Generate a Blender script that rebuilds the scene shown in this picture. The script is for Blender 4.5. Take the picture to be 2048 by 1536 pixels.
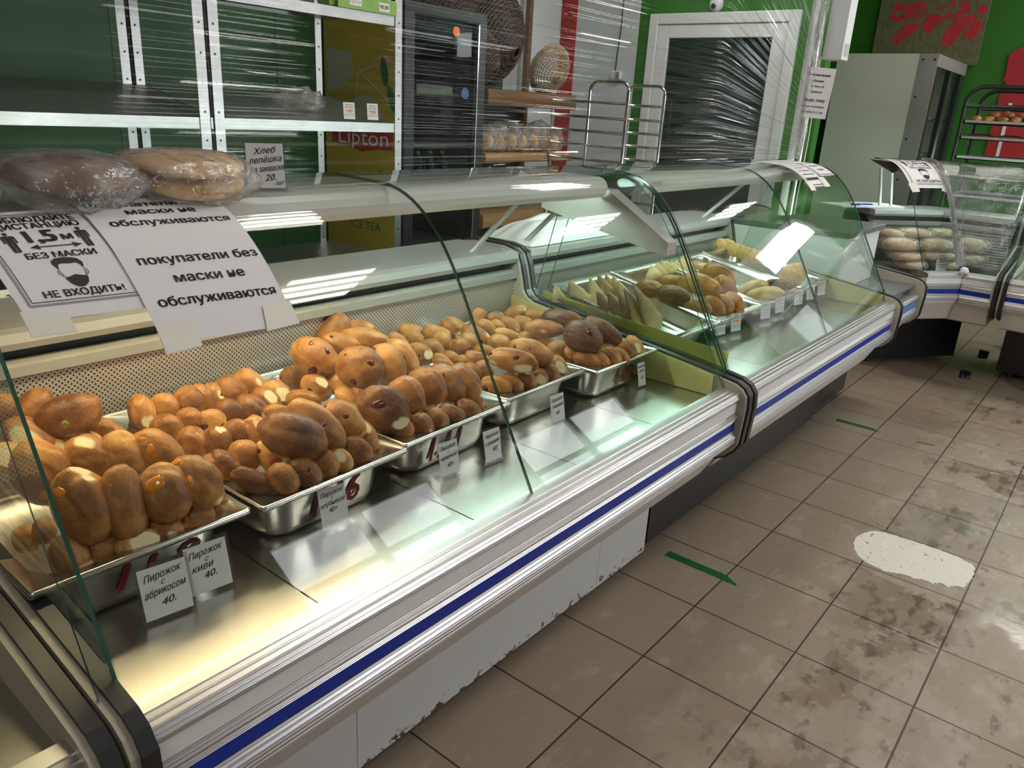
import bpy, bmesh, math, random
import numpy as np
from mathutils import Vector, Matrix, Quaternion

for _o in list(bpy.data.objects): bpy.data.objects.remove(_o)
SC = bpy.context.scene
COL = SC.collection
PI = math.pi

# ------------------------------------------------------------------ camera
YAW, PITCH, ROLL, FPX = 0.664621822, 0.340911565, 0.0581736419, 1546.0
CAM = Vector((0, 0, 1.348))
def cam_axes():
    cy, sy, cp, sp = math.cos(YAW), math.sin(YAW), math.cos(PITCH), math.sin(PITCH)
    f = Vector((cy*cp, sy*cp, -sp)); r = Vector((sy, -cy, 0)); u = r.cross(f)
    cr, sr = math.cos(ROLL), math.sin(ROLL)
    return cr*r + sr*u, -sr*r + cr*u, f
_r, _u, _f = cam_axes()
cd = bpy.data.cameras.new('camera'); cd.sensor_width = 36; cd.sensor_fit = 'HORIZONTAL'
cd.lens = FPX/2048*36; cd.clip_start = 0.02
co = bpy.data.objects.new('camera', cd); COL.objects.link(co)
co.matrix_world = Matrix(((_r.x, _u.x, -_f.x, CAM.x), (_r.y, _u.y, -_f.y, CAM.y), (_r.z, _u.z, -_f.z, CAM.z), (0, 0, 0, 1)))
SC.camera = co

# ------------------------------------------------------------------ world, exposure
SC.view_settings.view_transform = 'Standard'; SC.view_settings.look = 'None'
SC.view_settings.gamma = 1; SC.view_settings.use_curve_mapping = False
SC.view_settings.exposure = 0.35
W = bpy.data.worlds.new('world'); SC.world = W; W.use_nodes = True
W.node_tree.nodes['Background'].inputs[0].default_value = (0.75, 0.85, 1, 1)
W.node_tree.nodes['Background'].inputs[1].default_value = 0.6
WIN_DAY, WIN_DOOR = 6.0, 13.0   # daylight in the shop windows and in the glazed entrance
LAMP_CEIL = 25.0        # ceiling fluorescent fixtures
LAMP_WARM, LAMP_COOL = 38.0, 26.0   # tubes in the display cases

# ------------------------------------------------------------------ materials
def _mat(name):
    m = bpy.data.materials.new(name); m.use_nodes = True
    nt = m.node_tree
    return m, nt, nt.nodes['Principled BSDF']
def N(nt, typ, **kw):
    n = nt.nodes.new(typ)
    for k, v in kw.items(): setattr(n, k, v)
    return n
def mix_rgb(nt, fac, a, b):
    n = N(nt, 'ShaderNodeMix', data_type='RGBA')
    for s, v in ((0, fac), (6, a), (7, b)):
        if hasattr(v, 'links') or hasattr(v, 'is_linked'): nt.links.new(v, n.inputs[s])
        else: n.inputs[s].default_value = v if not isinstance(v, tuple) else (v+(1,))[:4]
    return n.outputs[2]
def ramp(nt, src, p0, p1):
    n = N(nt, 'ShaderNodeMapRange'); nt.links.new(src, n.inputs[0])
    n.inputs[1].default_value = p0; n.inputs[2].default_value = p1
    return n.outputs[0]
def noise(nt, scale, detail=3, vec=None, rough=0.5):
    n = N(nt, 'ShaderNodeTexNoise'); n.inputs['Scale'].default_value = scale; n.inputs['Detail'].default_value = detail
    n.inputs['Roughness'].default_value = rough
    if vec is not None: nt.links.new(vec, n.inputs['Vector'])
    return n.outputs[0]
def objco(nt, sx=1, sy=1, sz=1):
    t = N(nt, 'ShaderNodeTexCoord'); mp = N(nt, 'ShaderNodeMapping')
    mp.inputs['Scale'].default_value = (sx, sy, sz); nt.links.new(t.outputs['Object'], mp.inputs[0])
    return mp.outputs[0]
def math_n(nt, op, a, b=None):
    n = N(nt, 'ShaderNodeMath', operation=op)
    for i, v in enumerate((a, b)):
        if v is None: continue
        if hasattr(v, 'is_linked'): nt.links.new(v, n.inputs[i])
        else: n.inputs[i].default_value = v
    return n.outputs[0]
def bump(nt, p, h, strength=0.3, dist=0.01):
    b = N(nt, 'ShaderNodeBump'); b.inputs['Strength'].default_value = strength; b.inputs['Distance'].default_value = dist
    nt.links.new(h, b.inputs['Height']); nt.links.new(b.outputs[0], p.inputs['Normal'])
def plain(name, col, rough=0.5, metal=0.0, var=0.08, nscale=30, spec=0.5, coat=0.0, emit=None, es=0.0):
    m, nt, p = _mat(name)
    c = noise(nt, nscale, 2, objco(nt))
    d = tuple(max(0, x*(1-var)) for x in col); e = tuple(min(1, x*(1+var)) for x in col)
    nt.links.new(mix_rgb(nt, c, d, e), p.inputs['Base Color'])
    p.inputs['Roughness'].default_value = rough; p.inputs['Metallic'].default_value = metal
    p.inputs['Specular IOR Level'].default_value = spec; p.inputs['Coat Weight'].default_value = coat
    if emit: p.inputs['Emission Color'].default_value = emit+(1,); p.inputs['Emission Strength'].default_value = es
    return m
def brushed(name, col, rough=0.3, sx=1.0, sy=60.0, sz=60.0, var=0.12, metal=1.0, rv=0.1):
    m, nt, p = _mat(name)
    c = noise(nt, 6, 3, objco(nt, sx, sy, sz))
    nt.links.new(mix_rgb(nt, c, tuple(x*(1-var) for x in col), tuple(min(1, x*(1+var)) for x in col)), p.inputs['Base Color'])
    r = N(nt, 'ShaderNodeMapRange'); nt.links.new(noise(nt, 7, 3, objco(nt)), r.inputs[0])
    r.inputs[3].default_value = rough-rv; r.inputs[4].default_value = rough+rv
    nt.links.new(r.outputs[0], p.inputs['Roughness']); p.inputs['Metallic'].default_value = metal
    return m
def emis(name, col, s):
    m = bpy.data.materials.new(name); m.use_nodes = True; nt = m.node_tree; nt.nodes.clear()
    e = N(nt, 'ShaderNodeEmission'); e.inputs[0].default_value = col+(1,); e.inputs[1].default_value = s
    o = N(nt, 'ShaderNodeOutputMaterial'); nt.links.new(e.outputs[0], o.inputs[0]); return m
def clear(name, tint, ior=1.45, rough=0.0, extra=0.0, bumpsc=None, haze=None, graze=1.0):
    """thin clear sheet: tinted see-through plus fresnel reflection, optional milky haze"""
    m = bpy.data.materials.new(name); m.use_nodes = True; nt = m.node_tree; nt.nodes.clear()
    t = N(nt, 'ShaderNodeBsdfTransparent'); t.inputs[0].default_value = tint+(1,)
    g = N(nt, 'ShaderNodeBsdfGlossy'); g.inputs['Roughness'].default_value = rough
    mx = N(nt, 'ShaderNodeMixShader'); o = N(nt, 'ShaderNodeOutputMaterial')
    ge = N(nt, 'ShaderNodeNewGeometry'); nsrc = ge.outputs['Normal']
    if bumpsc:
        b = N(nt, 'ShaderNodeBump'); b.inputs['Strength'].default_value = bumpsc[1]; b.inputs['Distance'].default_value = bumpsc[2]
        nt.links.new(noise(nt, bumpsc[0], 4, objco(nt, *bumpsc[3])), b.inputs['Height'])
        nt.links.new(b.outputs[0], g.inputs['Normal']); nsrc = b.outputs[0]
    # reflectance of a thin sheet, the same from both sides: F0 + (1-F0)(1-|n.i|)^5
    dt = N(nt, 'ShaderNodeVectorMath', operation='DOT_PRODUCT'); nt.links.new(nsrc, dt.inputs[0]); nt.links.new(ge.outputs['Incoming'], dt.inputs[1])
    f0 = ((ior-1)/(ior+1))**2+extra
    pw = math_n(nt, 'POWER', math_n(nt, 'SUBTRACT', 1.0, math_n(nt, 'MINIMUM', 1.0, math_n(nt, 'ABSOLUTE', dt.outputs['Value']))), 5.0)
    fac = math_n(nt, 'ADD', f0, math_n(nt, 'MULTIPLY', pw, (1-f0)*graze))
    base = t.outputs[0]
    if haze:
        d = N(nt, 'ShaderNodeBsdfDiffuse'); d.inputs[0].default_value = haze[0]+(1,)
        tl = N(nt, 'ShaderNodeBsdfTranslucent'); tl.inputs[0].default_value = haze[0]+(1,)
        dd = N(nt, 'ShaderNodeMixShader'); dd.inputs[0].default_value = 0.4
        nt.links.new(d.outputs[0], dd.inputs[1]); nt.links.new(tl.outputs[0], dd.inputs[2])
        hm = N(nt, 'ShaderNodeMixShader')
        r = N(nt, 'ShaderNodeMapRange'); nt.links.new(noise(nt, haze[2], 4, objco(nt)), r.inputs[0])
        r.inputs[1].default_value = 0.4; r.inputs[2].default_value = 0.72; r.inputs[3].default_value = haze[1]*0.45; r.inputs[4].default_value = min(0.95, haze[1]*1.7)
        nt.links.new(r.outputs[0], hm.inputs[0]); nt.links.new(base, hm.inputs[1]); nt.links.new(dd.outputs[0], hm.inputs[2]); base = hm.outputs[0]
    nt.links.new(fac, mx.inputs[0]); nt.links.new(base, mx.inputs[1]); nt.links.new(g.outputs[0], mx.inputs[2]); nt.links.new(mx.outputs[0], o.inputs[0])
    return m

M = {}
M['alu'] = brushed('anodised_aluminium', (0.60, 0.585, 0.58), 0.36, 1, 60, 60, 0.015, 0.9, 0.02)
M['steel'] = brushed('brushed_steel', (0.62, 0.60, 0.56), 0.26, 1.2, 30, 30, 0.06, 1.0, 0.012)
M['pansteel'] = brushed('pan_steel', (0.66, 0.64, 0.60), 0.24, 2, 14, 14, 0.08, 1.0, 0.05)
M['dullsteel'] = brushed('dull_steel', (0.40, 0.395, 0.38), 0.46, 1, 40, 40, 0.06, 0.6, 0.04)
M['shelfsteel'] = brushed('shelf_steel', (0.40, 0.39, 0.39), 0.36, 3, 8, 8, 0.18, 0.9, 0.07)
M['chrome'] = plain('chrome', (0.72, 0.72, 0.70), 0.16, 1.0, 0.03)
M['darkmetal'] = plain('dark_metal', (0.05, 0.05, 0.05), 0.4, 0.8, 0.1)
M['blue'] = plain('blue_strip', (0.007, 0.028, 0.31), 0.42, 0, 0.05, 30, 0.3)
M['lightblue'] = plain('light_blue_strip', (0.09, 0.22, 0.52), 0.38, 0, 0.05)
M['cream'] = plain('cream_plastic', (0.60, 0.56, 0.50), 0.45, 0, 0.04, 20)
M['platebeige'] = plain('beige_plate', (0.42, 0.385, 0.31), 0.42, 0, 0.10, 18)
M['rubber'] = plain('black_rubber', (0.018, 0.018, 0.02), 0.38, 0, 0.1)
M['white'] = plain('white_plastic', (0.74, 0.74, 0.72), 0.35, 0, 0.03)
M['canopy'] = plain('canopy_plastic', (0.72, 0.70, 0.66), 0.32, 0, 0.03)
M['black'] = plain('black_panel', (0.02, 0.021, 0.024), 0.28, 0, 0.15, 25)
M['paper'] = plain('paper', (0.78, 0.755, 0.755), 0.7, 0, 0.015)
M['ink'] = plain('black_ink', (0.012, 0.012, 0.014), 0.6, 0, 0.05)
M['penink'] = plain('pen_ink', (0.02, 0.02, 0.03), 0.6)
M['greyink'] = plain('grey_ink', (0.28, 0.28, 0.31), 0.6)
M['redink'] = plain('red_marker', (0.30, 0.025, 0.02), 0.5)
M['tape'] = plain('cream_tape', (0.78, 0.75, 0.66), 0.45, 0, 0.03)
M['orange'] = plain('orange_label', (0.95, 0.30, 0.06), 0.55)
M['red'] = plain('red_paint', (0.38, 0.02, 0.022), 0.5)
M['greentape'] = plain('green_tape', (0.006, 0.115, 0.04), 0.35)
M['yellowcard'] = plain('yellow_sheet', (0.62, 0.55, 0.27), 0.5, 0, 0.10, 8)
M['wood'] = brushed('varnished_wood', (0.36, 0.21, 0.085), 0.4, 2, 40, 40, 0.35, 0.0)
M['darkwood'] = brushed('dark_wood', (0.15, 0.075, 0.03), 0.35, 2, 40, 40, 0.35, 0.0)
M['wicker'] = plain('brown_wicker', (0.075, 0.045, 0.03), 0.5, 0, 0.35, 60)
M['palewicker'] = plain('pale_wicker', (0.30, 0.22, 0.13), 0.5, 0, 0.3, 60)
M['yellow'] = plain('yellow_panel', (0.48, 0.37, 0.035), 0.4, 0, 0.1, 6)
M['leaf'] = plain('leaf_print', (0.02, 0.13, 0.04), 0.45)
M['palegrey'] = plain('pale_print', (0.42, 0.42, 0.30), 0.45)
M['blueprint'] = plain('blue_print', (0.03, 0.12, 0.25), 0.45)
M['fridgecream'] = plain('cream_enamel', (0.68, 0.71, 0.60), 0.35, 0, 0.03, 3)
M['offwhite'] = plain('off_white', (0.66, 0.69, 0.68), 0.45, 0, 0.04, 6)
M['cloth'] = plain('white_polythene', (0.70, 0.71, 0.70), 0.4, 0, 0.06, 10)
M['glass'] = clear('case_glass', (0.945, 0.97, 0.955), 1.34)
M['sideglass'] = clear('side_glass', (0.93, 0.965, 0.945), 1.36)
M['glassedge'] = plain('glass_edge', (0.03, 0.10, 0.075), 0.15, 0, 0.2, 10, 0.8)
M['film'] = clear('stretch_film', (0.965, 0.975, 0.97), 1.40, 0.03, 0.0)
M['wrap'] = clear('cling_wrap', (0.93, 0.94, 0.93), 1.5, 0.08, 0.03, (26.0, 0.9, 0.02, (1, 1, 0.5)), ((0.85, 0.85, 0.83), 0.10, 22))
M['bag'] = clear('polythene_bag', (0.93, 0.93, 0.92), 1.45, 0.16, 0.02, (30.0, 1.0, 0.012, (1, 1, 1)), ((0.80, 0.78, 0.75), 0.26, 22))
M['acrylic'] = clear('acrylic', (0.90, 0.91, 0.91), 1.45, 0.03, 0.02, None, ((0.8, 0.8, 0.8), 0.02, 10))
M['doorglass'] = plain('dark_door_glass', (0.010, 0.018, 0.015), 0.05, 0, 0.2, 2, 0.45)
M['fridgeglass'] = clear('fridge_glass', (0.66, 0.72, 0.70), 1.22, 0.02, 0.0, None, None, 0.25)
M['winpane'] = emis('daylight_pane', (0.95, 0.97, 1.0), WIN_DAY); M['entrance'] = emis('entrance_daylight', (0.95, 0.97, 1.0), WIN_DOOR)
M['ceil_lamp'] = emis('ceiling_diffuser', (1.0, 0.955, 0.90), LAMP_CEIL)
M['tube_warm'] = emis('warm_tube', (1.0, 0.79, 0.45), LAMP_WARM)
M['tube_cool'] = emis('cool_tube', (0.72, 1.0, 0.90), LAMP_COOL)
M['bulb'] = emis('orange_glow', (1.0, 0.25, 0.06), 1.2)

def mk_perf(name, base, hole, sx, r, rough=0.35):
    """steel sheet with a staggered pattern of round holes over its own x and z"""
    m, nt, p = _mat(name)
    t = N(nt, 'ShaderNodeTexCoord'); s = N(nt, 'ShaderNodeSeparateXYZ'); nt.links.new(t.outputs['Object'], s.inputs[0])
    def fr(v): return math_n(nt, 'SUBTRACT', math_n(nt, 'FRACT', v), 0.5)
    def dist(off):
        a = fr(math_n(nt, 'ADD', math_n(nt, 'DIVIDE', s.outputs[0], sx), off)); b = fr(math_n(nt, 'ADD', math_n(nt, 'DIVIDE', s.outputs[2], sx), off))
        return math_n(nt, 'SQRT', math_n(nt, 'ADD', math_n(nt, 'MULTIPLY', a, a), math_n(nt, 'MULTIPLY', b, b)))
    d = math_n(nt, 'MINIMUM', dist(0.0), dist(0.5))
    msk = ramp(nt, d, r-0.03, r+0.03)
    nt.links.new(mix_rgb(nt, msk, hole, base), p.inputs['Base Color'])
    nt.links.new(math_n(nt, 'MULTIPLY', msk, 0.7), p.inputs['Metallic']); p.inputs['Roughness'].default_value = rough
    return m
M['perf'] = mk_perf('perforated_steel', (0.66, 0.62, 0.58), (0.012, 0.012, 0.012), 0.0112, 0.19)
M['mesh'] = mk_perf('steel_grid', (0.45, 0.47, 0.45), (0.012, 0.014, 0.014), 0.016, 0.28)

def mk_floor():
    m, nt, p = _mat('floor_tiles')
    t = N(nt, 'ShaderNodeTexCoord'); s = N(nt, 'ShaderNodeSeparateXYZ'); nt.links.new(t.outputs['Object'], s.inputs[0])
    u = math_n(nt, 'DIVIDE', math_n(nt, 'SUBTRACT', s.outputs[0], 1.8811), 0.3); v = math_n(nt, 'DIVIDE', math_n(nt, 'SUBTRACT', s.outputs[1], 0.7428), 0.3)
    def edge(x):
        f = math_n(nt, 'FRACT', x); return math_n(nt, 'MINIMUM', f, math_n(nt, 'SUBTRACT', 1.0, f))
    e = math_n(nt, 'MINIMUM', edge(u), edge(v))
    grout = ramp(nt, e, 0.0062, 0.0098)
    cb = N(nt, 'ShaderNodeCombineXYZ'); nt.links.new(math_n(nt, 'FLOOR', u), cb.inputs[0]); nt.links.new(math_n(nt, 'FLOOR', v), cb.inputs[1])
    wn = N(nt, 'ShaderNodeTexWhiteNoise'); nt.links.new(cb.outputs[0], wn.inputs['Vector'])
    c1 = mix_rgb(nt, wn.outputs[0], (0.300, 0.238, 0.172), (0.340, 0.272, 0.200))
    fine = noise(nt, 180, 2, objco(nt))
    c1 = mix_rgb(nt, math_n(nt, 'MULTIPLY', fine, 0.25), c1, (0.22, 0.175, 0.13))
    # shoe traffic sits away from the counters: more dirt and water towards the middle of the room
    side = ramp(nt, s.outputs[1], 0.78, 0.25)
    big = noise(nt, 2.3, 5, objco(nt), 0.65)
    spots = noise(nt, 15, 4, objco(nt, 0.7, 1.3, 1), 0.6)
    pale = math_n(nt, 'MULTIPLY', ramp(nt, math_n(nt, 'ADD', noise(nt, 6.5, 6, objco(nt, 1, 1.4, 1), 0.7), math_n(nt, 'MULTIPLY', side, 0.08)), 0.56, 0.66), 0.42)
    c2 = mix_rgb(nt, pale, c1, (0.45, 0.385, 0.31))
    wet = math_n(nt, 'MULTIPLY', ramp(nt, big, 0.50, 0.56), side)
    dirt = math_n(nt, 'MULTIPLY', ramp(nt, math_n(nt, 'ADD', spots, math_n(nt, 'MULTIPLY', wet, 0.10)), 0.60, 0.68), side)
    c3 = mix_rgb(nt, math_n(nt, 'MULTIPLY', wet, 0.42), c2, (0.17, 0.125, 0.085))
    c3 = mix_rgb(nt, math_n(nt, 'MULTIPLY', dirt, 0.72), c3, (0.10, 0.068, 0.042))
    c4 = mix_rgb(nt, grout, (0.035, 0.026, 0.02), c3)
    nt.links.new(c4, p.inputs['Base Color'])
    r = N(nt, 'ShaderNodeMapRange'); nt.links.new(wet, r.inputs[0]); r.inputs[3].default_value = 0.42; r.inputs[4].default_value = 0.16
    nt.links.new(r.outputs[0], p.inputs['Roughness'])
    hb = math_n(nt, 'ADD', math_n(nt, 'MULTIPLY', grout, 0.6), math_n(nt, 'MULTIPLY', noise(nt, 42, 3, objco(nt)), 0.35))
    bump(nt, p, hb, 0.25, 0.004)
    return m
M['floor'] = mk_floor()

def mk_bun():
    m, nt, p = _mat('bun_crust')
    a = N(nt, 'ShaderNodeAttribute', attribute_name='pale'); b = N(nt, 'ShaderNodeAttribute', attribute_name='tone')
    big = noise(nt, 26, 3, objco(nt)); fine = noise(nt, 420, 2, objco(nt))
    f = math_n(nt, 'ADD', b.outputs['Fac'], math_n(nt, 'MULTIPLY', math_n(nt, 'SUBTRACT', big, 0.5), 0.85))
    cr = N(nt, 'ShaderNodeValToRGB'); nt.links.new(f, cr.inputs[0])
    el = cr.color_ramp.elements; el[0].position = 0.0; el[0].color = (0.66, 0.41, 0.17, 1); el[1].position = 1.0; el[1].color = (0.105, 0.036, 0.012, 1)
    for pos, c in ((0.28, (0.57, 0.295, 0.080, 1)), (0.52, (0.40, 0.172, 0.038, 1)), (0.75, (0.235, 0.085, 0.018, 1))):
        e = cr.color_ramp.elements.new(pos); e.color = c
    c = mix_rgb(nt, ramp(nt, fine, 0.60, 0.74), cr.outputs[0], (0.62, 0.38, 0.18))
    c0 = mix_rgb(nt, 0.62, c, cr.outputs[0])
    crumb = mix_rgb(nt, noise(nt, 150, 3, objco(nt)), (0.66, 0.54, 0.30), (0.80, 0.70, 0.46))
    nt.links.new(mix_rgb(nt, a.outputs['Fac'], c0, crumb), p.inputs['Base Color'])
    r = math_n(nt, 'ADD', math_n(nt, 'MULTIPLY', a.outputs['Fac'], 0.4), math_n(nt, 'ADD', 0.32, math_n(nt, 'MULTIPLY', big, 0.22)))
    nt.links.new(r, p.inputs['Roughness'])
    p.inputs['Specular IOR Level'].default_value = 0.45
    bump(nt, p, math_n(nt, 'ADD', math_n(nt, 'MULTIPLY', noise(nt, 55, 4, objco(nt)), 1.0), math_n(nt, 'MULTIPLY', fine, 0.25)), 0.5, 0.005)
    return m
M['bun'] = mk_bun()
M['jam_orange'] = plain('apricot_filling', (0.62, 0.22, 0.02), 0.18, 0, 0.3, 120, 0.6)
M['jam_red'] = plain('berry_filling', (0.085, 0.010, 0.010), 0.16, 0, 0.4, 120, 0.6)
M['jam_green'] = plain('green_filling', (0.30, 0.26, 0.05), 0.3, 0, 0.3, 120)
def mk_bread(name, c1, c2, sc):
    m, nt, p = _mat(name)
    nt.links.new(mix_rgb(nt, ramp(nt, noise(nt, sc, 5, objco(nt), 0.6), 0.35, 0.65), c1, c2), p.inputs['Base Color'])
    p.inputs['Roughness'].default_value = 0.55; bump(nt, p, noise(nt, sc*4, 4, objco(nt)), 0.4, 0.004); return m
M['pie'] = mk_bread('pale_pie', (0.42, 0.27, 0.11), (0.60, 0.42, 0.20), 22)
M['rye'] = mk_bread('dark_bread', (0.10, 0.050, 0.026), (0.19, 0.10, 0.055), 20)
M['loaf'] = mk_bread('golden_loaf', (0.48, 0.25, 0.085), (0.70, 0.46, 0.22), 16)
M['scorched'] = mk_bread('scorched_cheese', (0.035, 0.014, 0.006), (0.22, 0.09, 0.03), 50)
M['cookie'] = mk_bread('crumbly_pastry', (0.40, 0.21, 0.06), (0.60, 0.38, 0.14), 60)
M['flat'] = mk_bread('flatbread', (0.50, 0.32, 0.15), (0.74, 0.56, 0.32), 12)

def mk_wall(name, c, seam=None, axis=0):
    m, nt, p = _mat(name)
    col = mix_rgb(nt, noise(nt, 3, 3, objco(nt)), tuple(x*0.92 for x in c), tuple(x*1.06 for x in c))
    if seam:
        t = N(nt, 'ShaderNodeTexCoord'); s = N(nt, 'ShaderNodeSeparateXYZ'); nt.links.new(t.outputs['Object'], s.inputs[0])
        f = math_n(nt, 'FRACT', math_n(nt, 'DIVIDE', math_n(nt, 'SUBTRACT', s.outputs[axis], seam[0]), seam[1]))
        col = mix_rgb(nt, ramp(nt, math_n(nt, 'MINIMUM', f, math_n(nt, 'SUBTRACT', 1.0, f)), 0.003, 0.006), tuple(x*0.15 for x in c), col)
    nt.links.new(col, p.inputs['Base Color']); p.inputs['Roughness'].default_value = 0.5
    return m
M['greenwall'] = mk_wall('green_wall', (0.011, 0.085, 0.014), (2.76, 0.9), 0)
M['greenplain'] = mk_wall('green_paint', (0.026, 0.155, 0.010))
M['whitewall'] = mk_wall('white_wall', (0.55, 0.60, 0.60))
M['shopwall'] = mk_wall('shop_wall', (0.33, 0.30, 0.27))
M['ceiling'] = mk_wall('ceiling_paint', (0.42, 0.41, 0.39))

def mk_sticker():
    m, nt, p = _mat('worn_white_vinyl')
    h = noise(nt, 26, 5, objco(nt), 0.6); h2 = noise(nt, 95, 3, objco(nt, 0.7, 1.5, 1))
    msk = math_n(nt, 'MULTIPLY', ramp(nt, h, 0.645, 0.63), ramp(nt, h2, 0.70, 0.67))
    nt.links.new(mix_rgb(nt, noise(nt, 30, 3, objco(nt)), (0.74, 0.71, 0.62), (0.80, 0.78, 0.70)), p.inputs['Base Color']); p.inputs['Roughness'].default_value = 0.5
    nt.links.new(msk, p.inputs['Alpha']); return m
M['sticker'] = mk_sticker()
def mk_basepanel():
    m, nt, p = _mat('chipped_white_panel')
    t = N(nt, 'ShaderNodeTexCoord'); s = N(nt, 'ShaderNodeSeparateXYZ'); nt.links.new(t.outputs['Object'], s.inputs[0])
    h = noise(nt, 34, 6, objco(nt, 1, 1, 1.2), 0.65)
    lim = ramp(nt, s.outputs[2], 0.085, 0.018)
    msk = ramp(nt, math_n(nt, 'ADD', h, math_n(nt, 'MULTIPLY', lim, 0.25)), 0.72, 0.75)
    nt.links.new(mix_rgb(nt, msk, (0.66, 0.67, 0.66), (0.09, 0.065, 0.04)), p.inputs['Base Color']); p.inputs['Roughness'].default_value = 0.3
    return m
M['basepanel'] = mk_basepanel()
def mk_field():
    m, nt, p = _mat('painted_meadow')
    t = N(nt, 'ShaderNodeTexCoord'); s = N(nt, 'ShaderNodeSeparateXYZ'); nt.links.new(t.outputs['Object'], s.inputs[0])
    g = mix_rgb(nt, noise(nt, 22, 4, objco(nt, 1, 2.5, 0.8)), (0.05, 0.055, 0.02), (0.24, 0.22, 0.11))
    nt.links.new(mix_rgb(nt, ramp(nt, s.outputs[2], 2.38, 2.46), g, (0.33, 0.33, 0.27)), p.inputs['Base Color']); p.inputs['Roughness'].default_value = 0.7; return m
M['field'] = mk_field()
M['poppy'] = plain('poppy_red', (0.50, 0.028, 0.03), 0.6, 0, 0.35, 40)

M['browncap'] = plain('brown_cap', (0.055, 0.045, 0.035), 0.5)
M['greycap'] = plain('grey_sleeve', (0.24, 0.25, 0.24), 0.5)
M['lipgrey'] = plain('back_lip_grey', (0.31, 0.30, 0.285), 0.5)
M['dimpane'] = emis('shaded_door_light', (0.95, 0.97, 1.0), 1.8)
M['bracket'] = plain('bracket_grey', (0.36, 0.34, 0.31), 0.5)
def mk_trans(name, c, k):
    m, nt, p = _mat(name); o = nt.nodes['Material Output']; t = N(nt, 'ShaderNodeBsdfTranslucent'); t.inputs[0].default_value = c+(1,)
    nt.links.new(mix_rgb(nt, noise(nt, 8, 2, objco(nt)), tuple(x*.9 for x in c), c), p.inputs['Base Color']); p.inputs['Roughness'].default_value = .5
    mx = N(nt, 'ShaderNodeMixShader'); mx.inputs[0].default_value = k; nt.links.new(p.outputs[0], mx.inputs[1]); nt.links.new(t.outputs[0], mx.inputs[2]); nt.links.new(mx.outputs[0], o.inputs[0]); return m
M['yellowcard'] = mk_trans('translucent_yellow_sheet', (0.74, 0.66, 0.30), 0.55)
M['greytop'] = plain('grey_worktop', (0.12, 0.125, 0.125), 0.22)
M['clearpane'] = clear('clear_door_pane', (0.88, 0.90, 0.89), 1.22, 0.02, 0.0, None, None, 0.25)

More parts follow.
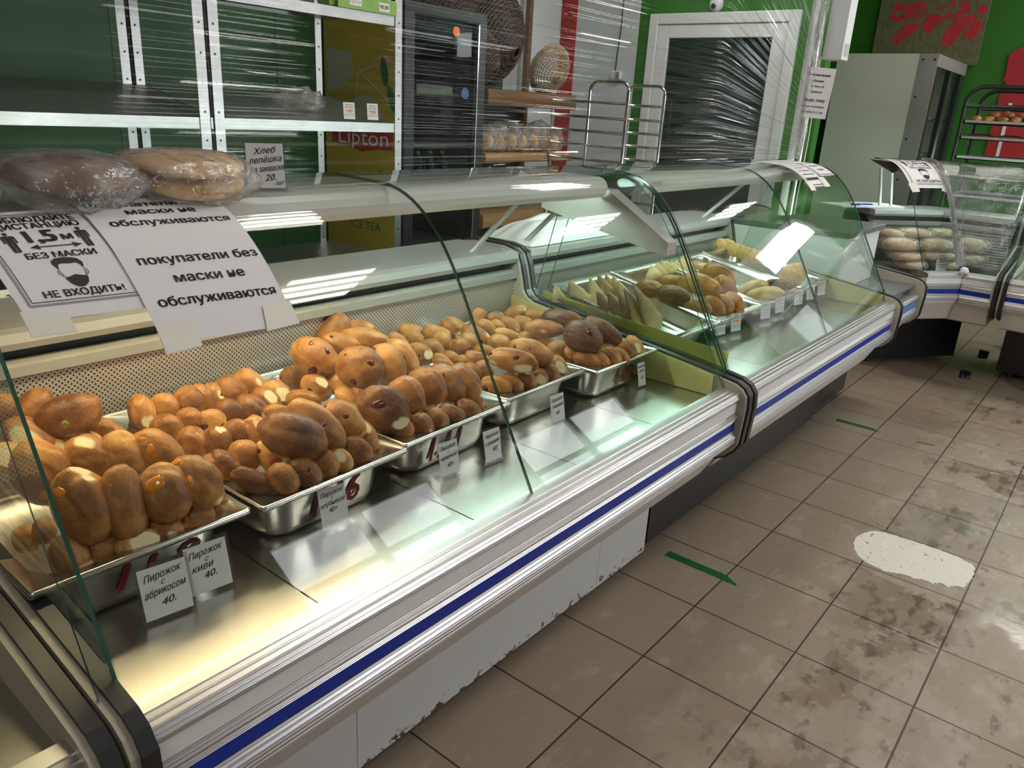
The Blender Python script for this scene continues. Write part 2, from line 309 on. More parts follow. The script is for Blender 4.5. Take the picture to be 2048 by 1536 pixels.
# ------------------------------------------------------------------ mesh helpers
class MB:
    def __init__(s): s.v = []; s.f = []; s.m = []; s.s = []
    def add(s, vs, fs, mat=0, smooth=False):
        o = len(s.v); s.v += [tuple(x) for x in vs]
        for f in fs: s.f.append(tuple(o+i for i in f)); s.m.append(mat); s.s.append(smooth)
        return s
    def box(s, x0, x1, y0, y1, z0, z1, mat=0, T=None, bev=0.0):
        if bev > 0:
            b = bmesh.new(); bmesh.ops.create_cube(b, size=1)
            for v in b.verts: v.co = Vector(((x0+x1)/2+v.co.x*(x1-x0), (y0+y1)/2+v.co.y*(y1-y0), (z0+z1)/2+v.co.z*(z1-z0)))
            bmesh.ops.bevel(b, geom=b.edges[:], offset=bev, segments=2, affect='EDGES', profile=0.5)
            b.verts.index_update(); vs = [v.co.copy() for v in b.verts]; fs = [[v.index for v in f.verts] for f in b.faces]; b.free()
        else:
            vs = [Vector((x, y, z)) for x in (x0, x1) for y in (y0, y1) for z in (z0, z1)]
            fs = [(0, 1, 3, 2), (4, 6, 7, 5), (0, 4, 5, 1), (2, 3, 7, 6), (0, 2, 6, 4), (1, 5, 7, 3)]
        if T: vs = [T(v) for v in vs]
        return s.add(vs, fs, mat)
    def extrude(s, prof, F, closed=True, caps=True, mat=0, smooth=False, mats=None):
        """prof: points (a,b); F(a,b,end) -> xyz for end 0 and 1"""
        n = len(prof); vs = [F(a, b, 0) for a, b in prof]+[F(a, b, 1) for a, b in prof]
        o = len(s.v); s.v += [tuple(x) for x in vs]
        for i in range(n if closed else n-1):
            j = (i+1) % n; s.f.append((o+i, o+j, o+n+j, o+n+i)); s.m.append(mats[i] if mats else mat); s.s.append(smooth)
        if caps and closed:
            s.f.append(tuple(o+i for i in range(n))); s.m.append(mat); s.s.append(False)
            s.f.append(tuple(o+n+i for i in reversed(range(n)))); s.m.append(mat); s.s.append(False)
        return s
    def tube(s, path, r, n=8, mat=0, closed=False, caps=True):
        P = [Vector(p) for p in path]; k = len(P); o = len(s.v); up = Vector((0, 0, 1)); prev = None
        for i in range(k):
            a = P[i-1] if (i > 0 or closed) else P[i]; b = P[(i+1) % k] if (i < k-1 or closed) else P[i]
            d = (b-a).normalized()
            if prev is None:
                ref = up if abs(d.z) < 0.9 else Vector((1, 0, 0)); u = d.cross(ref).normalized()
            else:
                u = (prev-d*prev.dot(d)); u = u.normalized() if u.length > 1e-6 else d.cross(up).normalized()
            prev = u; w = d.cross(u); rr = r[i] if isinstance(r, (list, tuple)) else r
            for j in range(n): s.v.append(tuple(P[i]+u*math.cos(2*PI*j/n)*rr+w*math.sin(2*PI*j/n)*rr))
        for i in range(k if closed else k-1):
            for j in range(n):
                a, b = o+i*n, o+((i+1) % k)*n
                s.f.append((a+j, b+j, b+(j+1) % n, a+(j+1) % n)); s.m.append(mat); s.s.append(True)
        if caps and not closed:
            s.f.append(tuple(o+j for j in reversed(range(n)))); s.m.append(mat); s.s.append(False)
            s.f.append(tuple(o+(k-1)*n+j for j in range(n))); s.m.append(mat); s.s.append(False)
        return s
    def grid(s, fn, nu, nv, mat=0, smooth=True, wrap=False):
        o = len(s.v)
        for i in range(nu+1):
            for j in range(nv+1): s.v.append(tuple(fn(i/nu, j/nv)))
        for i in range(nu):
            for j in range(nv):
                a = o+i*(nv+1)+j; s.f.append((a, a+nv+1, a+nv+2, a+1)); s.m.append(mat); s.s.append(smooth)
        return s
    def ball(s, c, r, nu=16, nv=10, mat=0, fn=None):
        def g(u, v):
            th, ph = 2*PI*u, PI*v; d = Vector((math.cos(th)*math.sin(ph), math.sin(th)*math.sin(ph), math.cos(ph)))
            k = fn(d) if fn else 1.0
            return (c[0]+d.x*r[0]*k, c[1]+d.y*r[1]*k, c[2]+d.z*r[2]*k)
        return s.grid(g, nu, nv, mat)
    def build(s, name, mats, parent=None):
        me = bpy.data.meshes.new(name)
        loc = parent['_p'] if parent is not None and '_p' in parent else (0, 0, 0)
        v = np.array(s.v, dtype=np.float64).reshape(-1, 3)-np.array(loc)
        me.from_pydata(v.tolist(), [], s.f)
        for m in (mats if isinstance(mats, (list, tuple)) else [mats]): me.materials.append(M[m])
        me.polygons.foreach_set('material_index', s.m); me.polygons.foreach_set('use_smooth', s.s); me.update()
        o = bpy.data.objects.new(name, me); COL.objects.link(o)
        if parent is not None: o.parent = parent; o['_p'] = tuple(float(x) for x in loc)
        return o
def thing(name, loc, label, cat, group=None):
    o = bpy.data.objects.new(name, None); COL.objects.link(o); o.location = loc; o.empty_display_size = 0.05
    o['_p'] = tuple(float(x) for x in loc); return tag(o, label, cat, group)
def tag(o, label, cat, group=None, kind=None):
    o['label'] = label; o['category'] = cat
    if group: o['group'] = group
    if kind: o['kind'] = kind
    return o
def struct(o): o['kind'] = 'structure'; return o
def ident(v): return v

_tc = {}
def glyphs(txt, bold=0.0, shear=0.0, sp=1.0):
    k = (txt, bold, shear, sp)
    if k not in _tc:
        c = bpy.data.curves.new('t', 'FONT'); c.body = txt; c.size = 1.0; c.offset = bold; c.shear = shear; c.space_character = sp; c.resolution_u = 2
        o = bpy.data.objects.new('t', c); COL.objects.link(o)
        me = bpy.data.meshes.new_from_object(o.evaluated_get(bpy.context.evaluated_depsgraph_get()))
        vs = [(v.co.x, v.co.y) for v in me.vertices]; me.calc_loop_triangles(); fs = [tuple(t_.vertices) for t_ in me.loop_triangles]
        bpy.data.objects.remove(o); bpy.data.curves.remove(c); bpy.data.meshes.remove(me)
        _tc[k] = (vs, fs, min(v[0] for v in vs), max(v[0] for v in vs))
    return _tc[k]
def put_text(mb, txt, cx, cy, width, F, bold=0.0, shear=0.0, height=None, mat=0, slope=0.0):
    """text centred at (cx,cy) in the sheet's own plane, F maps the plane to the world"""
    vs, fs, x0, x1 = glyphs(txt, 0.0, shear); k = width/(x1-x0); ky = (height/0.72) if height else k
    for st in ((-bold, -bold*.4), (bold, -bold*.4), (-bold, bold*.4), (bold, bold*.4)) if bold > 0 else ((0, 0),):
        out = []
        for x, y in vs:
            u = (x+st[0]-(x0+x1)/2)*k; out.append(F(cx+u, cy+(y+st[1]-0.33)*ky+slope*u))
        mb.add(out, fs, mat)
def put_poly(mb, pts, F, mat=0, sub=1):
    mb.add([F(*p) for p in pts], [tuple(range(len(pts)))], mat)
def put_line(mb, a, b, w, F, mat=0, n=8):
    d = Vector((b[0]-a[0], b[1]-a[1])); L = d.length; d /= L; nn = Vector((-d.y, d.x))*w/2
    vs = []; fs = []
    for i in range(n+1):
        p = Vector(a)+d*L*i/n
        vs += [F(p.x+nn.x, p.y+nn.y), F(p.x-nn.x, p.y-nn.y)]
    for i in range(n): fs.append((2*i, 2*i+1, 2*i+3, 2*i+2))
    mb.add(vs, fs, mat)

# ------------------------------------------------------------------ room shell
def room():
    XW, XE, YL, YR, H = -2.6, 7.8, 3.95, -3.0, 2.95
    struct(MB().box(XW, XE, YR-.1, YL, -.05, 0).build('floor', 'floor'))
    struct(MB().box(XW, XE, YR-.1, YL, H, H+.06).build('ceiling', 'ceiling'))
    struct(MB().box(XW, 4.72, YL, YL+.1, 0, H).box(4.72, 5.5, YL, YL+.1, 0, H, 1).build('wall_left', ['greenwall', 'whitewall']))
    struct(MB().box(XW-.1, XW, YR-.1, YL+.1, 0, H).build('wall_behind', 'shopwall'))
    # partition with the service door
    b = MB(); b.box(5.4, 5.5, 3.24, 3.95, 0, H).box(5.4, 5.5, 3.14, 3.24, 0, H, 1).box(5.4, 5.5, 2.04, 3.14, 2.05, H, 1).box(5.4, 5.5, 1.84, 2.04, 0, H, 1)
    b.box(5.392, 5.4, 3.80, 3.945, 0.2, H, 2)
    struct(b.build('wall_back', ['whitewall', 'greenplain', 'red']))
    struct(MB().box(5.5, XE, 2.75, 2.85, 0, H).build('wall_alcove', 'greenplain'))
    # outer wall on the right with two shop windows, end wall with one
    b = MB(); wins = ((2.65, 4.35), (5.35, 7.35))
    xs = [XW, 2.65, 4.35, 5.35, 7.35, XE]
    for i in (0, 2, 4): b.box(xs[i], xs[i+1], YR-.1, YR, 0, H)
    for a, c in wins: b.box(a, c, YR-.1, YR, 0, .85).box(a, c, YR-.1, YR, 2.35, H)
    struct(b.build('wall_right', 'shopwall'))
    b = MB(); b.box(XE, XE+.1, -.28, 2.85, 0, H).box(XE, XE+.1, YR-.1, -1.5, 0, H).box(XE, XE+.1, -1.5, -.28, 0, .10).box(XE, XE+.1, -1.5, -.28, 2.3, H)
    struct(b.build('wall_end', 'greenplain'))
    for i, (a, c) in enumerate(wins):
        b = MB()
        for u0, u1, z0, z1 in ((a, a+.06, .85, 2.35), (c-.06, c, .85, 2.35), (a, c, .85, .92), (a, c, 2.28, 2.35), ((a+c)/2-.04, (a+c)/2+.04, .85, 2.35), (a, c, 1.86, 1.91)):
            b.box(u0, u1, YR-.09, YR-.02, z0, z1)
        o = struct(b.build('window_%d' % (i+1), 'white'))
        struct(MB().box(a, c, YR-.07, YR-.06, .85, 2.35).build('window_pane', 'winpane', o))
    b = MB()   # entrance: solid white leaf with a tall light and a transom light
    for u0, u1, z0, z1 in ((-1.5, -1.20, .1, 2.06), (-.92, -.28, .1, 1.9), (-1.20, -.92, .1, 1.12), (-1.20, -.92, 1.62, 2.06), (-1.5, -.28, 1.9, 1.94), (-1.5, -.92, 1.94, 2.3), (-.34, -.28, 1.94, 2.3), (-.92, -.34, 2.22, 2.3)):
        b.box(XE+.02, XE+.09, u0, u1, z0, z1)
    o = struct(b.build('door_2', 'offwhite'))
    struct(MB().box(XE+.06, XE+.07, -1.20, -.92, 1.12, 1.62).build('door_pane', 'dimpane', o)); struct(MB().box(XE+.06, XE+.07, -.92, -.34, 1.94, 2.22).build('transom_pane', 'entrance', o))
    # service door: white plastic frame and sash with a dark pane
    b = MB()
    for y0, y1, z0, z1 in ((2.04, 2.11, 0, 2.05), (3.07, 3.14, 0, 2.05), (2.11, 3.07, 1.98, 2.05)): b.box(5.37, 5.45, y0, y1, z0, z1, bev=.006)
    d = struct(b.build('door_1', 'offwhite'))
    b = MB()
    for y0, y1, z0, z1 in ((2.112, 2.21, .02, 1.978), (2.98, 3.068, .02, 1.978), (2.21, 2.98, 1.89, 1.978), (2.21, 2.98, .02, .14)): b.box(5.382, 5.44, y0, y1, z0, z1, bev=.005)
    struct(b.build('sash', 'offwhite', d)); struct(MB().box(5.405, 5.415, 2.21, 2.98, .14, 1.89).build('door_pane', 'doorglass', d))
    # ceiling fixtures with diffusers; last one added to brighten the area by the service door
    for i, (x, y) in enumerate(((7.2, -.05), (4.55, .2), (2.5, -.45), (-.9, -.5), (1.9, 1.42), (4.4, 2.3))):
        t = thing('ceiling_light', (x, y, H), ['square ceiling light over the far end of the floor', 'square ceiling light over the shop floor by the corner counter', 'square ceiling light over the floor beside the near counter', 'square ceiling light over the spot in front of the counters', 'square ceiling light above the nearest counter', 'unseen square ceiling light added to brighten the service door area'][i], 'lamp', 'ceiling lights')
        MB().box(x-.31, x+.31, y-.31, y+.31, H-.05, H-.002).build('housing', 'white', t)
        for k in range(4): MB().box(x-.27, x+.27, y-.245+.14*k, y-.175+.14*k, H-.062, H-.0505).build('lamp_tube', 'ceil_lamp', t)
room()

# ------------------------------------------------------------------ display counters
# each counter is drawn on its own section (y across, z up) and run along its front line
GP = [(.785, .640)]+[(.785+.195*i/6, .640+.355*i/6) for i in range(1, 6)]
for i in range(15):
    t = i/14; P = ((.98, .995), (1.03, 1.085), (1.10, 1.19), (1.22, 1.193))
    GP.append(tuple((1-t)**3*P[0][k]+3*t*(1-t)**2*P[1][k]+3*t*t*(1-t)*P[2][k]+t**3*P[3][k] for k in (0, 1)))
GP.append((1.37, 1.198))
GS = [0.0]
for a, c in zip(GP, GP[1:]): GS.append(GS[-1]+math.hypot(c[0]-a[0], c[1]-a[1]))
def on_glass(s, off=0.0):
    """point (y,z) at arc length s up the curved front glass, off metres outside it"""
    s = max(0.0, min(GS[-1]-1e-6, s)); i = max(k for k in range(len(GS)-1) if GS[k] <= s)
    a, c = GP[i], GP[i+1]; w = (s-GS[i])/(GS[i+1]-GS[i])
    def nrm(j):
        j0, j1 = max(0, j-1), min(len(GP)-1, j+1); d = (GP[j1][0]-GP[j0][0], GP[j1][1]-GP[j0][1]); L = math.hypot(*d); return (-d[1]/L, d[0]/L)
    n0, n1 = nrm(i), nrm(i+1); n = (n0[0]*(1-w)+n1[0]*w, n0[1]*(1-w)+n1[1]*w); L = math.hypot(*n)
    return a[0]+(c[0]-a[0])*w+n[0]/L*off, a[1]+(c[1]-a[1])*w+n[1]/L*off
def offset_line(pl, d):
    out = []
    for i in range(len(pl)):
        a, c = pl[max(0, i-1)], pl[min(len(pl)-1, i+1)]; dx, dy = c[0]-a[0], c[1]-a[1]; L = math.hypot(dx, dy) or 1
        out.append((pl[i][0]-dy/L*d, pl[i][1]+dx/L*d))
    return out
PLATE = [(.86, .415), (.80, .432), (.765, .450), (.743, .472), (.731, .494), (.727, .55), (.724, .60), (.727, .637), (.742, .656), (.765, .667), (.81, .674), (.95, .693), (1.34, .742), (1.48, .758), (1.508, .770), (1.524, .79), (1.533, .826), (1.545, .87), (1.558, .90), (1.583, .917), (1.622, .924), (1.75, .924), (1.795, .917), (1.815, .90), (1.82, .88)]
def ribs(p, q, n, h):
    """ribbed line from p to q: n small ridges of height h to the left"""
    out = []; dx, dy = q[0]-p[0], q[1]-p[1]; L = math.hypot(dx, dy); nx, ny = -dy/L*h, dx/L*h
    for i in range(n):
        for w, k in ((.06, 0), (.25, 1), (.80, 1), (.96, 0)):
            t = (i+w)/n; out.append((p[0]+dx*t+nx*k, p[1]+dy*t+ny*k))
    return out
def counter(name, label, o, d, n, t0, t1, seams=(), ka=0.0, kb=0.0, yb=1.53, lamps=(), plates=(True, True), base='black', joints=(), deck=(), glass=True, rails=('alu', 'white', 'blue'), perf='perf', canopy=True, glass_t0=None, capped=False, by=1.0, bt=None, group='glass display counters'):
    def F(t, y, z): return Vector((o[0]+t*d[0]+y*n[0], o[1]+t*d[1]+y*n[1], z))
    def te(y, e): return (t0+ka*(y-.742)) if e == 0 else (t1+kb*(y-.742))
    E = lambda y, z, e: F(te(y, e), y, z)
    c = F((t0+t1)/2, 1.3, 0); root = thing(name, c, label, 'display counter', group)
    i0, i1 = (.030 if plates[0] else 0), (.030 if plates[1] else 0)
    def Ei(y, z, e): return F(te(y, e)+(i0 if e == 0 else -i1), y, z)
    S = lambda prof, nm, mt, **k: MB().extrude(prof, Ei, **k).build(nm, mt, root)
    # front rails
    S([(.80, .649), (.776, .649)]+ribs((.774, .649), (.748, .645), 2, .0012)+ribs((.746, .644), (.740, .632), 2, .0014)+ribs((.740, .630), (.747, .620), 2, .0012)+[(.80, .618)], 'top_rail', rails[0])
    S([(.80, .618), (.748, .618), (.748, .589), (.80, .589)], 'white_band', rails[1])
    S([(.80, .589), (.748, .588)]+ribs((.746, .587), (.739, .580), 2, .0012)+ribs((.739, .578), (.746, .560), 3, .0013)+[(.749, .558), (.80, .558)], 'middle_rail', rails[0])
    S([(.80, .558), (.748, .558), (.748, .535), (.80, .535)], 'blue_strip', rails[2])
    S([(.80, .535), (.747, .534)]+ribs((.745, .532), (.737, .519), 2, .0013)+ribs((.736, .517), (.737, .502), 2, .0013)+ribs((.738, .500), (.750, .484), 3, .0013)+[(.76, .482), (.80, .482)], 'lower_rail', rails[0])
    S([(.768, .482), (.80, .42), (.825, .375), (.85, .365), (1.75, .365), (1.75, .40), (.86, .60), (.80, .60)], 'belly_panel', 'cream')
    # base
    if base == 'black':
        ba, bb = bt or (t0+i0, t1-i1)
        MB().extrude([(by, .035), (1.72, .035), (1.72, .364), (by, .364)], lambda y, z, e: F(ba if e == 0 else bb, y, z)).build('base_panel', 'black', root)
    elif base:
        S([(1.01, .04), (1.72, .04), (1.72, .364), (1.01, .364)], 'base_carcass', 'dullsteel')
        cuts = [t0]+list(joints)+[t1]
        for a, b_ in zip(cuts, cuts[1:]): MB().box(a+.001, b_-.001, .988, 1.008, .028, .364, T=lambda v: F(v.x, v.y, v.z)).build('base_panel', 'basepanel', root)
    for a in (t0+.10, t1-.10):
        for y in (by+.05, 1.66): MB().tube([F(a, y, 0), F(a, y, .045)], .018, 10).build('foot', 'darkmetal', root)
    # end plates with rubber edging
    full = PLATE if yb > 1.4 else [(p[0] if p[0] < 1.0 else 1.0+(p[0]-1.0)*(yb-.98)/.55, p[1]) for p in PLATE]
    for k, (pl, e) in enumerate(zip(plates, (0, 1))):
        if not pl: continue
        ts = (lambda y, q: te(y, 0)+(.001+.016*q)) if e == 0 else (lambda y, q: te(y, 1)-.030+.016*q)
        pts = full+[(full[-1][0]-.03, .42)]
        pm = MB().extrude(pts, lambda y, z, q: F(ts(y, q), y, z)).build('end_plate', 'platebeige', root)
        band = offset_line(full, .007)+list(reversed(offset_line(full, -.004)))
        # line turned so that the band sits outside the plate edge
        tb = (lambda y, q: te(y, e)+(.012+.020*q if e == 0 else -.020+.020*q))
        MB().extrude(band, lambda y, z, q: F(tb(y, q), y, z)).build('rubber_edging', 'rubber', pm)
    # deck
    cuts = [t0+i0]+list(deck)+[t1-i1]
    for j, (a, b_) in enumerate(zip(cuts, cuts[1:])):
        def G(y, z, e, a=a, b_=b_, j=j):
            u = a+(.0015 if j else 0)+(ka*(y-.742) if j == 0 else 0) if e == 0 else b_-(.0015 if j < len(cuts)-2 else 0)+(kb*(y-.742) if j == len(cuts)-2 else 0)
            return F(u, y, z)
        MB().extrude([(.782, .612), (yb+.045, .612), (yb+.045, .620), (.79, .620), (.782, .617)], G).build('deck_panel', 'steel', root)
    # back: perforated sheet, slot and steel worktop ledge
    y = yb
    S([(y+.040, .62), (y+.030, .825), (y+.036, .825), (y+.046, .62)], 'perforated_back', perf)
    S([(y+.030, .823), (y+.015, .830), (y+.012, .851), (y+.03, .853), (y+.06, .853), (y+.06, .823)], 'back_lip', 'lipgrey')
    S([(y+.075, .853), (y+.075, .878), (y+.30, .878), (y+.30, .60), (y+.08, .60), (y+.08, .853)], 'back_casing', 'darkmetal')
    S([(y+.022, .880), (y+.018, .893), (y+.020, .912), (y+.04, .917), (y+.285, .917), (y+.285, .88)], 'worktop_ledge', 'dullsteel')
    if not glass: return root, F
    g0 = t0+(.004 if glass_t0 is None else glass_t0)
    # curved front glass, one pane per bay
    cuts = [g0]+list(seams)+[t1-.004]
    for j, (a, b_) in enumerate(zip(cuts, cuts[1:])):
        last = j == len(cuts)-2
        def ge(yy, e, a=a, b_=b_, j=j, last=last): return a+.001+(ka*(yy-.742) if j == 0 else 0) if e == 0 else b_-.001+(kb*(yy-.742) if last else 0)
        outer = [on_glass(s_, .003) for s_ in GS]; inner = [on_glass(s_, -.003) for s_ in GS]; k = len(outer)
        b = MB()
        for line, fl in ((outer, False), (inner, True)):
            b.extrude(line, lambda yy, z, e, fl=fl: F(ge(yy, e if not fl else 1-e), yy, z), closed=False, caps=False, smooth=True)
        for q in (0, k-1):
            vs = [F(ge(p[0], e), *p) for e in (0, 1) for p in (outer[q], inner[q])]; b.add(vs, [(0, 1, 3, 2)], 1)
        for e in (0, 1):   # visible cut edges of the pane
            for q in range(k-1):
                vs = [F(ge(p[0], e), *p) for p in (outer[q], outer[q+1], inner[q+1], inner[q])]
                b.add(vs, [(0, 1, 2, 3) if e else (3, 2, 1, 0)], 1)
        b.build('front_glass', ['glass', 'glassedge'], root)
    # side glass
    side = [on_glass(s_, -.006) for s_ in GS]+[(1.37, 1.190), (1.47, .80), (1.40, .752), (1.0, .70), (.80, .672)]
    for e, pl in ((0, plates[0]), (1, plates[1])):
        if not pl: continue
        tt = (lambda yy: te(yy, 0)+.028) if e == 0 else (lambda yy: te(yy, 1)-.033)
        b = MB(); kk = len(side)
        b.extrude(side, lambda yy, z, q: F(tt(yy)+.005*q, yy, z), caps=True, mat=0, mats=[1]*kk); b.build('side_glass', ['sideglass', 'glassedge'], root)
    if canopy:
        ca, cb = canopy if isinstance(canopy, tuple) else (t0+.03, t1-.11)
        prof = [(1.42, 1.186), (1.215, 1.184), (1.200, 1.180), (1.189, 1.170), (1.184, 1.156), (1.187, 1.142), (1.198, 1.131), (1.215, 1.126), (1.216, 1.131), (1.201, 1.136), (1.192, 1.146), (1.190, 1.156), (1.195, 1.168), (1.205, 1.175), (1.216, 1.178), (1.42, 1.179)]
        cf = lambda yy, z, e: F((ca+ka*(yy-.742)) if e == 0 else (cb+kb*(yy-.742)), yy, z)
        cn = MB().extrude(prof, cf, smooth=False).build('lamp_canopy', 'canopy', root)
        for yy in (1.40,):
            for tt in (ca+.06, cb-.06):
                MB().tube([F(tt, yy, 1.14), F(tt+.0, yb+.10, .916)], .009, 8).build('canopy_post', 'dullsteel', root)
        solid = prof[:9]
        if capped:
            mid = (1.30, 1.155); big = [(mid[0]+(q[0]-mid[0])*1.02, mid[1]+(q[1]-mid[1])*1.04) for q in solid]
            for u0, u1, nm, mt in ((ca-.012, ca-.001, 'end_cap', 'browncap'), (ca, ca+.055, 'grey_sleeve', 'greycap')):
                MB().extrude(big, lambda yy, z, e, u0=u0, u1=u1: F(u0 if e == 0 else u1, yy, z)).build(nm, mt, cn)
            q = MB(); L_ = lambda u, v: F(u, 1.1815 if v > 1.156 else 1.1825, v)
            put_poly(q, [(ca+.068, 1.168), (ca+.088, 1.150), (ca+.068, 1.150)], L_); put_text(q, 'OMMN', ca+.128, 1.158, .070, L_, 0, .1, height=.014); q.build('maker_mark', 'greyink', cn)
        for a, b_, mt in lamps:
            MB().tube([F(a, 1.275, 1.154), F(b_, 1.275, 1.154)], .013, 12).build('lamp_tube', mt, cn)
    return root, F

R0 = ((0, 0), (1, 0), (0, 1))
case1, F1 = counter('display_counter', 'nearest glass display counter with the five steel pans of filled buns', *R0, .275, 2.002, seams=(1.09,), lamps=((.33, 1.12, 'tube_warm'), (1.17, 1.83, 'tube_cool')), base='white', joints=(.814, 1.72), deck=(.615, .972, 1.31, 1.645))
counter('display_counter', 'empty end of a neighbouring counter at the lower left picture edge', *R0, -1.5, .268, deck=(-.6,), glass=False)
case2, F2 = counter('display_counter', 'second glass display counter with pale pies and a black base', *R0, 2.008, 3.64, seams=(2.83,), lamps=((2.10, 2.80, 'tube_cool'), (2.86, 3.50, 'tube_cool')), deck=(2.36, 2.70, 3.05, 3.35), capped=True)
# lamp bracket at the far end of the nearest counter
b = MB(); b.extrude([(1.19, 1.150), (.985, 1.030), (.985, .995), (1.03, 1.0), (1.42, 1.075), (1.42, 1.136)], lambda y, z, e: (1.905+.05*e, y, z)); b.build('canopy_bracket', 'bracket', case1)
cd_, cn_ = (.794, -.607), (.607, .794)
case3, F3 = counter('display_counter', 'angled corner counter holding bagged flat loaves under the distance sign', (4.15, .236), cd_, cn_, 0.0, .226, kb=.494, yb=1.24, lamps=((.08, .40, 'tube_cool'),), plates=(False, False), perf='mesh', deck=(), by=1.17, bt=(.0, .72), canopy=(.03, .226), capped=True)
R2 = ((4.032, .60), (0, -1), (1, 0))
case3b, F3b = counter('display_counter', 'short end bay of the corner counter wrapped in cling film', *R2, -.085, .092, ka=-.494, yb=1.24, lamps=((-.15, .05, 'tube_cool'),), plates=(False, True), perf='mesh', base=None, canopy=(0.0, .08))
case4, F4 = counter('display_counter', 'far right glass display counter cut off by the picture edge', *R2, .098, 1.5, yb=1.50, by=1.25, lamps=((.2, 1.3, 'tube_cool'),), perf='perf')

# ------------------------------------------------------------------ steel pans
def rrect(x0, x1, y0, y1, r, n=6):
    out = []
    for cx, cy, a0 in ((x1-r, y1-r, 0), (x0+r, y1-r, PI/2), (x0+r, y0+r, PI), (x1-r, y0+r, 1.5*PI)):
        for i in range(n+1): a = a0+PI/2*i/n; out.append((cx+r*math.cos(a), cy+r*math.sin(a)))
    return out
def pan(x0, x1, y0, y1, zr, zb, label, rot=0.0, marks=None, tilt=0.0, group='steel pans in the nearest counter', mt='pansteel'):
    cx, cy = (x0+x1)/2, (y0+y1)/2; ca, sa = math.cos(rot), math.sin(rot)
    ct, st = math.cos(tilt), math.sin(tilt)
    def T(x, y, z):
        dy, dz = y-y0, z-zb; y, z = y0+dy*ct-dz*st, zb+dy*st+dz*ct
        return (cx+(x-cx)*ca-(y-cy)*sa, cy+(x-cx)*sa+(y-cy)*ca, z)
    root = thing('steel_pan', (cx, cy, zb), label, 'pan', group)
    fl = .022
    rings = [(rrect(x0, x1, y0, y1, .006), zr-.009), (rrect(x0, x1, y0, y1, .006), zr), (rrect(x0+.003, x1-.003, y0+.003, y1-.003, .006), zr+.001), (rrect(x0+.006, x1-.006, y0+.006, y1-.006, .006), zr-.002),
             (rrect(x0+fl, x1-fl, y0+fl, y1-fl, .055), zr-.003), (rrect(x0+fl+.004, x1-fl-.004, y0+fl+.004, y1-fl-.004, .052), zr-.010),
             (rrect(x0+fl+.006, x1-fl-.006, y0+fl+.006, y1-fl-.006, .050), zr-.022), (rrect(x0+fl+.012, x1-fl-.012, y0+fl+.012, y1-fl-.012, .05), zb+.022), (rrect(x0+fl+.018, x1-fl-.018, y0+fl+.018, y1-fl-.018, .046), zb+.008), (rrect(x0+fl+.036, x1-fl-.036, y0+fl+.036, y1-fl-.036, .04), zb+.0015)]
    def shell(dz, dr):
        vs = []; k = len(rings[0][0])
        for pts, z in rings:
            for x, y in pts:
                vx, vy = x-cx, y-cy; vs.append(T(x+math.copysign(dr, vx), y+math.copysign(dr, vy), z+dz))
        return vs, k
    vs, k = shell(0, 0); b = MB(); fs = []
    for r in range(len(rings)-1):
        for i in range(k): j = (i+1) % k; fs.append((r*k+i, r*k+j, (r+1)*k+j, (r+1)*k+i))
    fs.append(tuple((len(rings)-1)*k+i for i in range(k)))
    b.add(vs, fs, 0, True); o = b.build('pan_body', mt, root)
    md = o.modifiers.new('thickness', 'SOLIDIFY'); md.thickness = .001; md.offset = 0
    if marks:
        bm_ = MB(); txt, mx, mz, w, h = marks
        yf = y0+fl+.0085
        put_text(bm_, txt, mx, mz, w, lambda u, v: T(u, yf-.0035-.0+(v-(zr-.04))*-.06, v), bold=.02, shear=.25, height=h)
        bm_.build('marker_writing', 'redink', root)
    return root
ZR, ZD = .722, .6205
pan(.286, .611, .995, 1.525, ZR, ZD, 'first steel pan from the left, piled with apricot buns', marks=('11.8', .47, .672, .13, .040))
pan(.618, .943, .985, 1.530, ZR, ZD, 'second steel pan from the left, behind the strawberry tag', .022, marks=('1.16', .79, .672, .11, .055))
pan(.952, 1.288, 1.008, 1.540, ZR, ZD, 'third steel pan from the left, behind the blueberry tag', .022, marks=('1.11', 1.10, .670, .10, .055))
pan(1.296, 1.620, 1.030, 1.552, ZR, ZD, 'fourth steel pan from the left, behind the raspberry tag', .01)
pan(1.628, 1.940, .995, 1.545, ZR, ZD, 'steel pan with red writing 1.18 at the far end of nearest counter', -.01, marks=('1.18', 1.815, .668, .090, .040))
GP2 = 'steel pans in the second counter'; TL = .205
pan(2.085, 2.455, 1.05, 1.52, .708, .6215, 'steel pan of pale flat pies nearest the yellow sheet', group=GP2, tilt=TL)
pan(2.462, 2.832, 1.05, 1.52, .708, .6215, 'steel pan heaped with turnovers in the second counter', group=GP2, tilt=TL)
pan(2.839, 3.205, 1.05, 1.52, .708, .6215, 'half empty steel pan with two cheese pastries at its front', group=GP2, tilt=TL)
pan(3.212, 3.575, 1.05, 1.52, .708, .6215, 'steel pan with a row of crumbly pastries at its rear end', group=GP2, tilt=TL)

